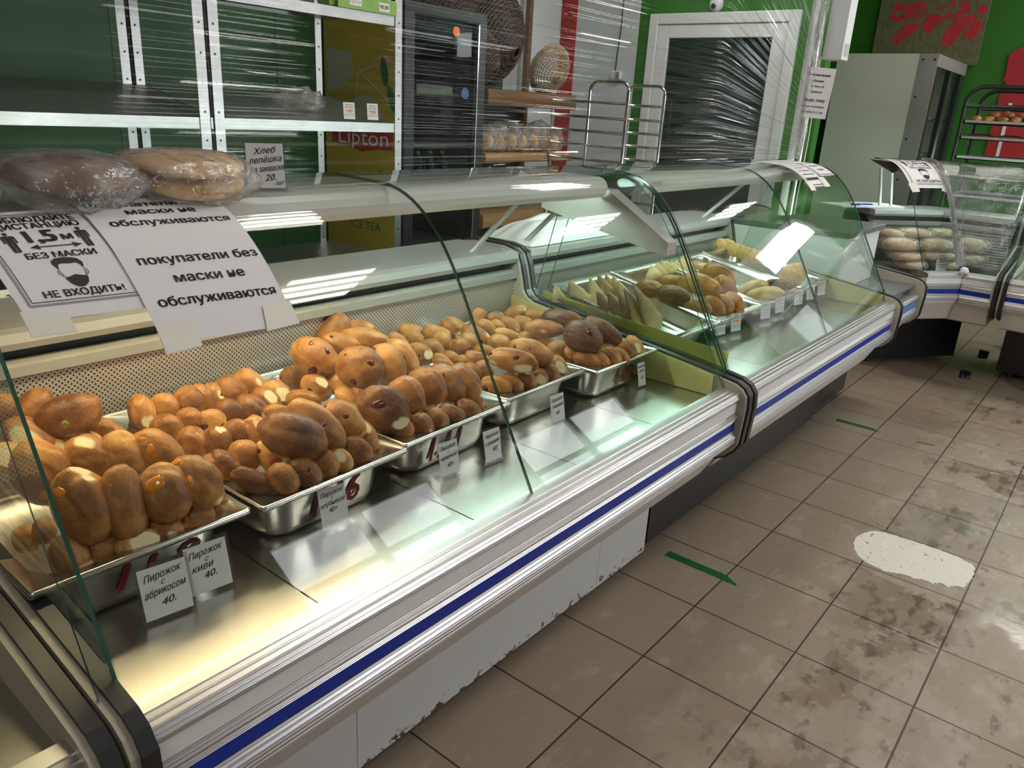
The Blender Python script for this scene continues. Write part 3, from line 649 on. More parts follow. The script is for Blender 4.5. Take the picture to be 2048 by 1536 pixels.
# ------------------------------------------------------------------ filled buns
_ico = {}
def ico(n):
    if n not in _ico:
        b = bmesh.new(); bmesh.ops.create_icosphere(b, subdivisions=n, radius=1); b.verts.ensure_lookup_table()
        _ico[n] = (np.array([v.co for v in b.verts]), [tuple(v.index for v in f.verts) for f in b.faces]); b.free()
    return _ico[n]
rng = np.random.default_rng(7)
def lumps(d, amp, k=3):
    out = np.zeros(len(d))
    for i in range(5):
        w = rng.normal(size=3)*k*(1+.35*i); out += np.sin(d@w+rng.uniform(0, 6.28))*amp/(1+.6*i)
    return out
def bun(i, pos, quat, L, Wd, T, tone, feats, label, group, name='filled_bun', mat='bun', cat='bun'):
    d, fs = ico(5 if L > .055 else 4)
    a = np.array([L/2, Wd/2, T/2])
    e = np.sign(d)*np.abs(d)**.90; e /= np.linalg.norm(e, axis=1)[:, None]**.55
    v = e*a*(1+lumps(d, .035, 2.2)+lumps(d, .010, 7))[:, None]
    # shallow baked-in seam on some buns
    if rng.random() < .22:
        cyy = rng.uniform(-.3, .3); g = np.exp(-((d[:, 1]-cyy-.12*np.sin(d[:, 0]*3))/.07)**2)*(d[:, 2] > .2)
        v[:, 2] -= g*T*.014
    pale = np.zeros(len(v)); rr = min(L, Wd, T*1.2)/2
    holes = []
    for kd, lx, ly, sz in feats:
        lz = math.sqrt(max(.06, 1-lx*lx-ly*ly)); dn = np.array([lx, ly, lz])
        pc = v[np.argmax(d@(dn/np.linalg.norm(dn)))].copy(); nrm = dn/a; nrm /= np.linalg.norm(nrm)
        if kd == 'p':
            h = min((sz/2)**2/(2*rr)*1.05, .42*rr); pl = pc@nrm-h
            pr = v@nrm-pl; q = pr > 0
            v[q] -= np.outer(pr[q]*.94, nrm); pale = np.maximum(pale, np.clip((pr-.0002)/.0012, 0, 1)*(d@dn > 0))
        else:
            near = np.linalg.norm(v-pc, axis=1); g = np.exp(-(near/(sz*.50))**2); v -= np.outer(g*sz*.16, nrm); tone_rim = np.exp(-((near-sz*.55)/(sz*.18))**2)
            pale = np.maximum(pale, tone_rim*.05); holes.append((kd, pc-nrm*sz*.15, nrm, sz*1.15))
    me = bpy.data.meshes.new(name); me.from_pydata(v.tolist(), [], fs); me.materials.append(M[mat])
    me.polygons.foreach_set('use_smooth', [True]*len(fs))
    pole = np.array([rng.normal()*.45, rng.normal()*.45, 1.0]); pole /= np.linalg.norm(pole)
    tn = tone+.02+.20*np.clip(d@pole, -1, 1)+lumps(d, .06, 2.2)
    at = me.attributes.new('pale', 'FLOAT', 'POINT'); at.data.foreach_set('value', pale.astype(np.float32))
    at = me.attributes.new('tone', 'FLOAT', 'POINT'); at.data.foreach_set('value', tn.astype(np.float32))
    o = bpy.data.objects.new(name, me); COL.objects.link(o); o.location = pos; o.rotation_mode = 'QUATERNION'; o.rotation_quaternion = quat
    tag(o, label, cat, group)
    for kd, pc, nrm, sz in holes:
        dd, ff = ico(3); z = Vector(nrm); x = z.orthogonal().normalized(); x.rotate(Quaternion(z, rng.uniform(0, 3.1))); y = z.cross(x)
        rad = np.array([sz*.50, sz*.32, sz*.13])*(1+lumps(dd, .09, 3))[:, None]
        vv = dd*rad; vv = vv[:, :1]*np.array(x)+vv[:, 1:2]*np.array(y)+vv[:, 2:]*np.array(z)+pc
        mh = bpy.data.meshes.new('filling'); mh.from_pydata(vv.tolist(), [], ff); mh.polygons.foreach_set('use_smooth', [True]*len(ff)); mh.materials.append(M[{'o': 'jam_orange', 'r': 'jam_red', 'k': 'jam_green'}[kd]])
        h = bpy.data.objects.new('filling', mh); COL.objects.link(h); h.parent = o
        h['label'] = {'o': 'orange apricot filling', 'r': 'dark red berry filling', 'k': 'green filling'}[kd]
    return o
BUNS = [
(1,'back',(0.4509,1.5172,0.785),(0.581,0.509,0.272,-0.574),0.051,0.0421,0.0337,0.55,()),
(1,'back',(0.4889,1.4886,0.785),(0.794,0.487,-0.307,0.198),0.0693,0.0514,0.0411,0.6,()),
(1,'back',(0.5104,1.3989,0.79),(0.818,0.552,-0.142,-0.081),0.1088,0.0762,0.06,0.75,(('k',-0.13,-0.21,0.0131),)),
(1,'back',(0.4459,1.4085,0.765),(0.711,0.548,0.127,-0.421),0.0828,0.0552,0.0442,0.6,(('p',-0.11,-0.11,0.0318),)),
(1,'back',(0.579,1.4235,0.735),(0.743,0.56,0.04,-0.366),0.0577,0.0369,0.0295,0.55,()),
(1,'middle',(0.5274,1.3861,0.745),(0.777,0.558,-0.003,-0.291),0.053,0.0265,0.0212,0.45,()),
(1,'middle',(0.4824,1.3849,0.745),(0.712,0.545,0.114,-0.428),0.0366,0.0237,0.019,0.5,(('p',0.31,-0.13,0.0172),)),
(1,'top',(0.4007,1.2311,0.775),(0.582,0.482,0.256,-0.603),0.1065,0.0799,0.06,0.45,(('o',0.58,-0.25,0.0209),)),
(1,'top',(0.4687,1.2214,0.78),(0.672,0.529,0.146,-0.497),0.0867,0.065,0.052,0.45,(('p',-0.57,0.45,0.0236),)),
(1,'top',(0.5123,1.2019,0.78),(0.602,0.512,0.196,-0.581),0.0761,0.0561,0.0449,0.42,()),
(1,'top',(0.56,1.1826,0.78),(0.706,0.544,0.067,-0.447),0.0878,0.0592,0.0474,0.42,(('o',-0.12,-0.19,0.0184),('o',-0.61,0.0,0.0122))),
(1,'front',(0.3983,1.0787,0.775),(0.584,0.472,0.233,-0.618),0.1161,0.0774,0.06,0.5,(('p',-0.75,0.55,0.0194),('o',-0.62,-0.49,0.0194))),
(1,'front',(0.4424,1.0553,0.775),(0.486,0.444,0.282,-0.698),0.1092,0.0591,0.0472,0.58,(('o',-0.45,-0.39,0.0063),)),
(1,'front',(0.497,1.0413,0.775),(0.503,0.464,0.249,-0.685),0.0883,0.0681,0.0545,0.45,(('o',-0.33,-0.2,0.0276),)),
(1,'front',(0.5463,1.0378,0.775),(0.598,0.506,0.158,-0.601),0.0815,0.0606,0.0485,0.47,(('o',-0.14,-0.16,0.0171),('o',-0.91,-0.19,0.0152))),
(1,'bottom',(0.3617,1.0498,0.727),(0.605,0.453,0.225,-0.615),0.06,0.0497,0.0398,0.5,(('p',0.85,0.24,0.0189),)),
(1,'bottom',(0.4052,1.0397,0.722),(0.551,0.442,0.245,-0.664),0.0475,0.044,0.0352,0.5,()),
(1,'bottom',(0.4406,1.0132,0.727),(0.852,0.489,-0.126,-0.136),0.0621,0.0408,0.0326,0.5,(('p',0.34,0.02,0.0284),)),
(1,'bottom',(0.4869,1.0204,0.727),(0.792,0.509,-0.022,-0.336),0.0569,0.0422,0.0338,0.55,(('p',0.48,-0.27,0.0202),)),
(1,'bottom',(0.5351,1.0143,0.732),(0.857,0.438,-0.267,0.053),0.0584,0.049,0.0392,0.5,(('o',-0.39,0.33,0.0113),)),
(1,'bottom',(0.5894,1.0528,0.732),(0.52,0.48,0.206,-0.676),0.0515,0.0357,0.0285,0.5,(('p',-0.09,0.28,0.0159),('o',-0.29,-0.46,0.0139))),
(1,'bottom',(0.3598,1.1225,0.737),(0.556,0.442,0.273,-0.649),0.0408,0.0302,0.0241,0.45,()),
(1,'bottom',(0.34,1.1445,0.722),(0.606,0.455,0.246,-0.604),0.0427,0.0356,0.0285,0.5,()),
(1,'middle',(0.3968,1.3682,0.755),(0.591,0.488,0.265,-0.585),0.0529,0.0407,0.0325,0.3,(('p',-0.2,-0.06,0.0305),)),
(2,'back',(0.6664,1.4571,0.735),(0.491,0.496,0.274,-0.662),0.0712,0.0448,0.0359,0.5,(('p',0.52,0.24,0.0251),)),
(2,'back',(0.7124,1.4536,0.735),(0.511,0.513,0.244,-0.645),0.0552,0.0511,0.0409,0.45,()),
(2,'back',(0.7642,1.4516,0.735),(0.651,0.562,0.097,-0.501),0.062,0.0551,0.0441,0.6,()),
(2,'back',(0.7963,1.4536,0.732),(0.579,0.548,0.161,-0.582),0.0616,0.0448,0.0358,0.5,()),
(2,'back',(0.8297,1.4608,0.732),(0.647,0.567,0.083,-0.504),0.0541,0.0427,0.0342,0.4,(('p',0.31,0.4,0.0214),('r',0.29,0.46,0.0114))),
(2,'back',(0.8619,1.4538,0.735),(0.621,0.565,0.1,-0.534),0.0648,0.0547,0.0438,0.55,()),
(2,'back',(0.9046,1.4538,0.74),(0.682,0.577,0.015,-0.449),0.0704,0.0542,0.0434,0.5,(('p',0.44,0.54,0.0191),)),
(2,'second',(0.9173,1.3645,0.735),(0.566,0.557,0.124,-0.595),0.0615,0.0544,0.0435,0.4,(('p',0.11,0.46,0.0343),)),
(2,'second',(0.8777,1.3449,0.735),(0.618,0.561,0.081,-0.544),0.0642,0.0517,0.0413,0.5,(('p',0.06,0.57,0.0279),)),
(2,'second',(0.8324,1.3292,0.735),(0.667,0.563,0.04,-0.487),0.0666,0.049,0.0392,0.65,(('p',0.76,0.11,0.0204),)),
(2,'second',(0.7932,1.3438,0.735),(0.691,0.563,0.026,-0.453),0.0631,0.0497,0.0397,0.75,()),
(2,'second',(0.7456,1.3328,0.733),(0.674,0.556,0.061,-0.482),0.051,0.0418,0.0335,0.35,(('r',-0.14,-0.64,0.0131),('r',0.72,0.1,0.0118))),
(2,'second',(0.7107,1.3543,0.735),(0.61,0.542,0.144,-0.56),0.0505,0.0466,0.0373,0.55,(('r',-0.02,-0.83,0.0143),)),
(2,'second',(0.6625,1.35,0.735),(0.637,0.542,0.132,-0.531),0.0594,0.0493,0.0394,0.62,()),
(2,'third',(0.6598,1.2507,0.735),(0.54,0.509,0.205,-0.638),0.0618,0.0473,0.0378,0.5,()),
(2,'third',(0.6946,1.2338,0.735),(0.509,0.505,0.216,-0.663),0.0552,0.049,0.0392,0.62,(('p',-0.66,0.45,0.0208),)),
(2,'third',(0.7445,1.2433,0.735),(0.556,0.528,0.164,-0.621),0.0517,0.0442,0.0353,0.62,()),
(2,'third',(0.7739,1.2268,0.735),(0.498,0.516,0.198,-0.668),0.0585,0.0407,0.0326,0.4,(('p',-0.26,0.44,0.0254),)),
(2,'third',(0.8425,1.247,0.75),(0.757,0.553,-0.099,-0.335),0.0555,0.0291,0.0233,0.5,()),
(2,'third',(0.9262,1.283,0.745),(0.757,0.554,-0.123,-0.325),0.0669,0.0362,0.029,0.55,()),
(2,'fourth',(0.6464,1.135,0.735),(0.683,0.533,0.059,-0.495),0.0607,0.047,0.0376,0.6,()),
(2,'fourth',(0.6962,1.1442,0.735),(0.533,0.51,0.179,-0.651),0.0579,0.0508,0.0407,0.48,()),
(2,'fourth',(0.7291,1.1145,0.733),(0.555,0.519,0.145,-0.634),0.0594,0.0357,0.0285,0.3,(('r',-0.59,-0.63,0.0143),)),
(2,'front',(0.6551,1.0495,0.734),(0.724,0.527,-0.003,-0.445),0.0743,0.0366,0.0293,0.85,()),
(2,'front',(0.6905,1.02,0.737),(0.608,0.519,0.093,-0.593),0.0558,0.0435,0.0348,0.6,()),
(2,'front',(0.7304,1.0159,0.737),(0.651,0.528,0.038,-0.543),0.057,0.0433,0.0346,0.8,(('r',0.07,0.35,0.0091),)),
(2,'front',(0.7796,1.0193,0.737),(0.597,0.529,0.071,-0.599),0.0504,0.0387,0.031,0.55,()),
(2,'front',(0.8063,1.0123,0.737),(0.593,0.532,0.064,-0.601),0.0451,0.0332,0.0266,0.4,(('p',-0.38,0.23,0.019),)),
(2,'front',(0.8532,1.0302,0.737),(0.613,0.54,0.034,-0.576),0.06,0.0453,0.0362,0.65,()),
(2,'front',(0.9063,1.0594,0.737),(0.501,0.534,0.12,-0.671),0.0585,0.0356,0.0285,0.5,(('p',-0.47,0.36,0.0204),('r',-0.39,-0.52,0.0127))),
(2,'top',(0.7381,1.0568,0.79),(0.735,0.546,-0.062,-0.398),0.115,0.0759,0.06,0.68,()),
(2,'top',(0.7945,1.0644,0.79),(0.63,0.552,0.04,-0.545),0.1189,0.0642,0.0514,0.48,(('r',0.1,0.32,0.0095),)),
(2,'top',(0.8578,1.0687,0.785),(0.642,0.557,0.006,-0.527),0.0888,0.0592,0.0473,0.5,(('r',0.02,0.23,0.0123),('r',-0.87,-0.07,0.0086))),
(3,'back',(1.2114,1.5416,0.79),(0.795,0.441,-0.411,0.067),0.095,0.0604,0.0484,0.5,()),
(3,'back',(1.2818,1.5199,0.785),(0.737,0.575,-0.182,-0.306),0.0705,0.0411,0.0329,0.45,(('r',-0.87,-0.34,0.0118),)),
(3,'back',(1.2356,1.444,0.785),(0.724,0.577,-0.157,-0.342),0.1271,0.0508,0.0407,0.5,()),
(3,'back',(1.1608,1.4439,0.785),(0.714,0.584,-0.119,-0.369),0.0933,0.0494,0.0395,0.5,(('r',-0.6,0.44,0.011),)),
(3,'middle',(1.0449,1.3972,0.785),(0.623,0.588,0.029,-0.515),0.1109,0.0877,0.06,0.45,(('r',-0.43,0.42,0.0129),('r',0.14,0.62,0.0155),('r',0.24,-0.48,0.0258))),
(3,'middle',(1.0739,1.2748,0.785),(0.568,0.58,0.056,-0.58),0.1078,0.0928,0.0668,0.47,(('r',0.12,0.47,0.0176),('r',0.28,-0.58,0.0163),('r',-0.78,-0.08,0.0075))),
(3,'middle',(1.1437,1.2559,0.785),(0.508,0.578,0.091,-0.632),0.1001,0.0667,0.0534,0.4,(('r',-0.07,-0.34,0.0128),('r',-0.79,-0.49,0.0205))),
(3,'middle',(1.1972,1.2646,0.785),(0.53,0.586,0.058,-0.611),0.1026,0.0526,0.0421,0.4,(('r',-0.07,-0.2,0.0211),('r',-0.6,-0.71,0.0092))),
(3,'lower left',(1.0282,1.4585,0.725),(0.674,0.579,-0.01,-0.458),0.0542,0.0476,0.0381,0.55,(('r',-0.79,-0.48,0.0079),)),
(3,'lower left',(1.0264,1.3718,0.725),(0.606,0.571,0.054,-0.551),0.0655,0.0539,0.0431,0.45,(('p',0.04,0.53,0.027),('r',-0.07,-0.53,0.0167))),
(3,'lower left',(1.0785,1.3606,0.725),(0.524,0.563,0.117,-0.628),0.0549,0.0418,0.0335,0.28,()),
(3,'lower left',(1.0258,1.2605,0.725),(0.578,0.563,0.062,-0.587),0.0606,0.0371,0.0297,0.35,(('p',0.61,0.02,0.0223),)),
(3,'lower left',(1.0586,1.2541,0.725),(0.522,0.558,0.103,-0.636),0.0563,0.0476,0.038,0.5,()),
(3,'top',(0.9804,1.088,0.765),(0.645,0.56,-0.032,-0.518),0.1107,0.0836,0.06,0.78,(('p',0.76,-0.08,0.0339),('r',-0.26,0.02,0.0248))),
(3,'top',(1.0508,1.1005,0.77),(0.51,0.562,0.079,-0.646),0.0902,0.0726,0.0581,0.55,(('p',0.9,0.06,0.0211),)),
(3,'top',(1.1272,1.1143,0.77),(0.502,0.569,0.068,-0.647),0.0962,0.0804,0.06,0.58,(('p',0.86,-0.35,0.0195),)),
(3,'top',(1.1717,1.1032,0.77),(0.541,0.575,0.019,-0.614),0.0965,0.0767,0.06,0.58,(('r',-0.33,0.18,0.0099),)),
(3,'top',(1.2094,1.0841,0.77),(0.562,0.576,-0.016,-0.593),0.095,0.065,0.052,0.52,(('r',-0.7,-0.05,0.01),)),
(3,'front',(1.0015,1.0561,0.727),(0.623,0.551,-0.017,-0.556),0.0432,0.0364,0.0291,0.6,()),
(3,'front',(1.0422,1.046,0.727),(0.618,0.553,-0.027,-0.559),0.0485,0.0415,0.0332,0.7,(('p',0.82,0.15,0.0127),)),
(3,'front',(1.0826,1.0454,0.727),(0.66,0.55,-0.082,-0.506),0.0506,0.0423,0.0339,0.75,()),
(3,'front',(1.1262,1.0431,0.727),(0.697,0.542,-0.139,-0.449),0.0563,0.0407,0.0326,0.85,()),
(3,'front',(1.1767,1.0405,0.727),(0.65,0.553,-0.101,-0.512),0.0526,0.0367,0.0294,0.8,()),
(3,'front',(1.2189,1.0569,0.727),(0.599,0.563,-0.056,-0.566),0.0426,0.0326,0.0261,0.6,()),
(4,'back',(1.4888,1.5452,0.735),(0.715,0.574,-0.181,-0.355),0.0739,0.039,0.0312,0.5,()),
(4,'back',(1.3797,1.4767,0.74),(0.602,0.596,-0.018,-0.53),0.0606,0.0369,0.0295,0.4,(('p',0.68,-0.02,0.0198),('r',-0.24,-0.52,0.0119))),
(4,'back',(1.4555,1.4967,0.732),(0.643,0.594,-0.079,-0.478),0.0517,0.0409,0.0327,0.5,(('r',0.93,0.01,0.0123),)),
(4,'back',(1.5287,1.4793,0.735),(0.694,0.577,-0.169,-0.395),0.0792,0.0417,0.0333,0.5,(('p',0.84,0.16,0.0194),)),
(4,'back',(1.5933,1.4757,0.74),(0.652,0.591,-0.127,-0.458),0.0808,0.0553,0.0442,0.5,(('p',0.74,0.56,0.017),('p',0.48,-0.29,0.0113))),
(4,'second',(1.3731,1.3876,0.735),(0.645,0.586,-0.081,-0.484),0.0603,0.041,0.0328,0.5,(('p',0.75,0.21,0.0256),('r',0.03,-0.33,0.009))),
(4,'second',(1.4169,1.3842,0.735),(0.572,0.593,-0.01,-0.566),0.0547,0.0417,0.0333,0.6,()),
(4,'second',(1.4782,1.4001,0.737),(0.516,0.596,0.036,-0.615),0.0628,0.0441,0.0353,0.55,(('r',0.71,-0.56,0.0134),('r',-0.53,-0.77,0.0094))),
(4,'second',(1.479,1.3426,0.735),(0.539,0.594,0.001,-0.597),0.0513,0.0474,0.0379,0.6,(('r',0.64,0.68,0.0132),)),
(4,'second',(1.5447,1.3647,0.735),(0.585,0.595,-0.056,-0.548),0.0555,0.0379,0.0303,0.45,()),
(4,'second',(1.5867,1.3825,0.74),(0.628,0.591,-0.112,-0.495),0.0842,0.0441,0.0353,0.52,(('r',0.41,-0.35,0.0152),('p',0.57,0.74,0.0138))),
(4,'third',(1.3462,1.2782,0.737),(0.597,0.585,-0.041,-0.547),0.0578,0.032,0.0256,0.5,()),
(4,'third',(1.3905,1.2845,0.735),(0.617,0.584,-0.072,-0.522),0.0564,0.0326,0.0261,0.55,(('p',0.87,0.12,0.0138),)),
(4,'third',(1.417,1.2628,0.732),(0.637,0.579,-0.104,-0.499),0.0415,0.0226,0.0181,0.5,()),
(4,'third',(1.4376,1.2461,0.737),(0.675,0.567,-0.16,-0.444),0.0618,0.0353,0.0282,0.55,()),
(4,'third',(1.5073,1.2834,0.735),(0.708,0.554,-0.214,-0.384),0.0536,0.0314,0.0251,0.5,()),
(4,'third',(1.5904,1.2988,0.737),(0.702,0.555,-0.223,-0.387),0.0581,0.0405,0.0324,0.5,()),
(4,'fourth',(1.3543,1.1845,0.732),(0.514,0.581,0.02,-0.63),0.0564,0.036,0.0288,0.55,()),
(4,'fourth',(1.3911,1.1817,0.732),(0.538,0.583,-0.011,-0.609),0.0474,0.0389,0.0311,0.5,()),
(4,'front',(1.3375,1.0931,0.73),(0.679,0.551,-0.167,-0.456),0.0672,0.0382,0.0306,0.45,(('r',-0.56,-0.68,0.0139),)),
(4,'front',(1.3734,1.0745,0.73),(0.584,0.572,-0.077,-0.57),0.0549,0.0374,0.0299,0.65,()),
(4,'front',(1.4195,1.066,0.73),(0.554,0.576,-0.06,-0.598),0.0487,0.038,0.0304,0.65,(('p',-0.48,0.53,0.0119),)),
(4,'front',(1.4605,1.0583,0.73),(0.466,0.581,0.01,-0.667),0.0433,0.0361,0.0289,0.55,(('p',0.27,-0.03,0.0229),)),
(4,'front',(1.5043,1.0639,0.73),(0.571,0.576,-0.096,-0.577),0.0588,0.0417,0.0333,0.7,()),
(4,'front',(1.5575,1.0679,0.734),(0.458,0.588,-0.0,-0.667),0.0576,0.0325,0.026,0.5,(('p',0.05,0.16,0.0238),)),
(4,'top',(1.3855,1.0852,0.785),(0.697,0.548,-0.217,-0.407),0.1167,0.0537,0.0429,0.4,(('p',0.48,-0.49,0.028),('p',-0.68,-0.63,0.0163),('r',0.04,0.2,0.0163),('r',-0.93,0.06,0.0117))),
(4,'top',(1.4689,1.0952,0.785),(0.661,0.564,-0.189,-0.459),0.1125,0.0556,0.0445,0.52,(('r',-0.76,-0.11,0.0133),('r',-0.07,0.13,0.0073))),
(5,'back',(1.7665,1.5296,0.735),(0.775,0.299,-0.533,0.16),0.0501,0.0425,0.034,0.5,()),
(5,'back',(1.8,1.4874,0.735),(0.725,0.546,-0.274,-0.319),0.0501,0.0365,0.0292,0.5,()),
(5,'back',(1.8872,1.4808,0.74),(0.755,0.503,-0.353,-0.228),0.07,0.0374,0.0299,0.45,(('p',0.83,0.01,0.014),)),
(5,'back',(1.9219,1.4285,0.737),(0.685,0.562,-0.245,-0.393),0.0606,0.0311,0.0249,0.42,()),
(5,'second',(1.6999,1.4415,0.735),(0.644,0.589,-0.144,-0.467),0.0597,0.0349,0.0279,0.5,()),
(5,'second',(1.7261,1.4171,0.735),(0.574,0.602,-0.072,-0.55),0.0452,0.0321,0.0257,0.4,()),
(5,'second',(1.7728,1.407,0.735),(0.594,0.599,-0.105,-0.528),0.0605,0.0325,0.026,0.38,(('p',0.83,0.02,0.0118),)),
(5,'second',(1.8068,1.387,0.737),(0.654,0.579,-0.188,-0.449),0.0609,0.0416,0.0333,0.45,()),
(5,'third',(1.6807,1.3463,0.735),(0.68,0.567,-0.204,-0.418),0.0663,0.0282,0.0226,0.38,()),
(5,'third',(1.7017,1.2766,0.735),(0.676,0.562,-0.215,-0.426),0.0628,0.0335,0.0268,0.45,()),
(5,'third',(1.605,1.3103,0.735),(0.702,0.555,-0.223,-0.387),0.0559,0.0382,0.0305,0.5,()),
(5,'third',(1.7133,1.2291,0.732),(0.654,0.567,-0.197,-0.461),0.0443,0.0277,0.0221,0.45,()),
(5,'top',(1.6978,1.2316,0.775),(0.695,0.55,-0.256,-0.386),0.1095,0.0493,0.0394,0.52,(('p',0.06,-0.2,0.0123),)),
(5,'top',(1.8121,1.2502,0.78),(0.694,0.547,-0.276,-0.378),0.1142,0.0543,0.0434,0.8,()),
(5,'top',(1.6822,1.0863,0.785),(0.622,0.573,-0.191,-0.498),0.1071,0.081,0.06,0.9,(('r',0.13,0.42,0.0248),)),
(5,'top',(1.7861,1.0941,0.78),(0.593,0.582,-0.176,-0.529),0.1168,0.0598,0.0478,0.8,()),
(5,'front',(1.6687,1.1492,0.734),(0.61,0.576,-0.153,-0.522),0.0627,0.0453,0.0363,0.5,()),
(5,'front',(1.6784,1.1133,0.73),(0.507,0.592,-0.058,-0.624),0.0504,0.0318,0.0255,0.45,()),
(5,'front',(1.6766,1.064,0.728),(0.649,0.552,-0.215,-0.477),0.0693,0.0392,0.0314,0.55,()),
(5,'front',(1.7052,1.039,0.728),(0.552,0.58,-0.123,-0.586),0.0511,0.0341,0.0273,0.5,()),
(5,'front',(1.7428,1.0321,0.73),(0.574,0.575,-0.153,-0.563),0.0597,0.0424,0.0339,0.55,()),
(5,'front',(1.7698,1.0202,0.73),(0.545,0.581,-0.132,-0.589),0.0547,0.0347,0.0278,0.6,()),
(5,'front',(1.8189,1.0319,0.734),(0.542,0.584,-0.135,-0.589),0.064,0.0463,0.037,0.55,()),
(5,'front',(1.8714,1.0322,0.734),(0.485,0.595,-0.089,-0.635),0.0637,0.0388,0.031,0.35,(('p',0.2,0.28,0.0222),)),
(7,'back',(2.42,1.303,0.775),(0.649,0.554,-0.301,-0.425),0.1,0.061,0.0439,0.6,()),
(7,'back',(2.541,1.276,0.79),(0.641,0.553,-0.312,-0.431),0.114,0.045,0.0324,0.45,()),
(7,'middle',(2.434,1.216,0.767),(0.646,0.547,-0.311,-0.433),0.115,0.066,0.0475,0.75,()),
(7,'top',(2.562,1.181,0.79),(0.616,0.56,-0.299,-0.467),0.151,0.078,0.0562,0.4,()),
(7,'top',(2.789,1.214,0.786),(0.541,0.596,-0.232,-0.546),0.138,0.09,0.0648,0.55,()),
(7,'top',(2.711,1.142,0.762),(0.387,0.629,-0.079,-0.67),0.116,0.07,0.0504,0.6,()),
(7,'front',(2.47,1.139,0.731),(0.644,0.536,-0.319,-0.443),0.101,0.06,0.0432,0.5,()),
(7,'front',(2.554,1.113,0.725),(0.476,0.607,-0.152,-0.619),0.095,0.067,0.0482,0.6,()),
(7,'front',(2.621,1.104,0.724),(0.445,0.613,-0.13,-0.64),0.085,0.062,0.0446,0.55,()),
(7,'front',(2.695,1.098,0.722),(0.43,0.616,-0.124,-0.648),0.092,0.063,0.0454,0.5,()),
]
ORD = ['first', 'second', 'third', 'fourth', 'fifth', 'sixth', 'seventh', 'eighth', 'ninth', 'tenth', 'eleventh', 'twelfth']
PANN = {1: 'first pan', 2: 'second pan', 3: 'third pan', 4: 'fourth pan', 5: 'fifth pan', 7: 'turnover pan'}
GRN = {1: 'buns in the first pan', 2: 'buns in the second pan', 3: 'buns in the third pan', 4: 'buns in the fourth pan', 5: 'buns in the fifth pan', 7: 'turnovers in the second counter'}
def px_of(p):
    q = Vector(p)-CAM; return q.dot(_r)/q.dot(_f)
_rows = {}
for i, bb in enumerate(BUNS): _rows.setdefault((bb[0], bb[1]), []).append((px_of(bb[2]), i))
_ord = {}
for k, l in _rows.items():
    for j, (_, i) in enumerate(sorted(l)): _ord[i] = (j, len(l))
for i, (pn, row, pos, q, L, Wd, T, tone, ft) in enumerate(BUNS):
    kinds = [f[0] for f in ft]; w = []
    w.append('dark' if tone >= .72 else 'golden' if tone <= .42 else 'brown')
    nm = 'filled bun' if pn != 7 else 'turnover'
    if 'p' in kinds: nm += ' with pale end'
    elif 'o' in kinds: nm += ' showing apricot'
    elif 'r' in kinds: nm += ' showing red filling'
    elif 'k' in kinds: nm += ' showing green filling'
    j, n = _ord[i]
    place = f'{row} row' if row not in ('top',) else 'top layer'
    lab = f'{w[0]} {nm}, ' + (f'{ORD[j]} from left in {place} of {PANN[pn]}' if n > 1 else f'in {place} of {PANN[pn]}')
    sc = (1.0 if row == 'bottom' else 1.14) if L < .085 else 1.04
    if row == 'bottom': pos = (pos[0], pos[1]+.012, pos[2]-.008)
    bun(i, pos, q, L*sc, Wd*(sc+.02), T*(sc+.08), tone, ft, lab, GRN[pn], name='filled_bun' if pn != 7 else 'turnover')

# ------------------------------------------------------------------ pastries of the second counter
def ray_dir(u, v): return _r*((u-1024)/FPX)+_u*((768-v)/FPX)+_f
def flat_pie(tip, base, width, thick, label, group, tilt=(0, 0, 0), mat='pie', name='flat_pie', tone=None):
    """leaf shaped flat pie standing on its edge: tip and base are world points"""
    tip, base = Vector(tip), Vector(base); ax = (tip-base); L = ax.length; ax.normalize()
    view = (CAM-(tip+base)/2).normalized(); side = ax.cross(view).normalized(); nrm = side.cross(ax).normalized()
    nrm = (nrm*math.cos(tilt[0])+side*math.sin(tilt[0])).normalized(); side = nrm.cross(ax).normalized()
    cx = (tip+base)/2; b = MB(); sd = random.random()*9
    def g(u, v):
        th, t = 2*PI*u, v
        w = (1-t)**.80*(min(1, t/.14))**.5*1.18 if t < 1 else 0
        w = min(w, 1.0)*(1+.04*math.sin(t*17+sd))
        bulge = .5+.5*math.sin(PI*min(1, t*1.05))
        x = math.cos(th)*width/2*w; z = math.sin(th)*thick/2*bulge*(1 if t < 1 else 0)*(w**.5)
        return base+ax*(t*L)+side*x+nrm*(z+.002*math.sin(t*5+sd))
    b.grid(g, 18, 20)
    o = b.build(name, mat); return tag(o, label, 'pie', group)
random.seed(3)

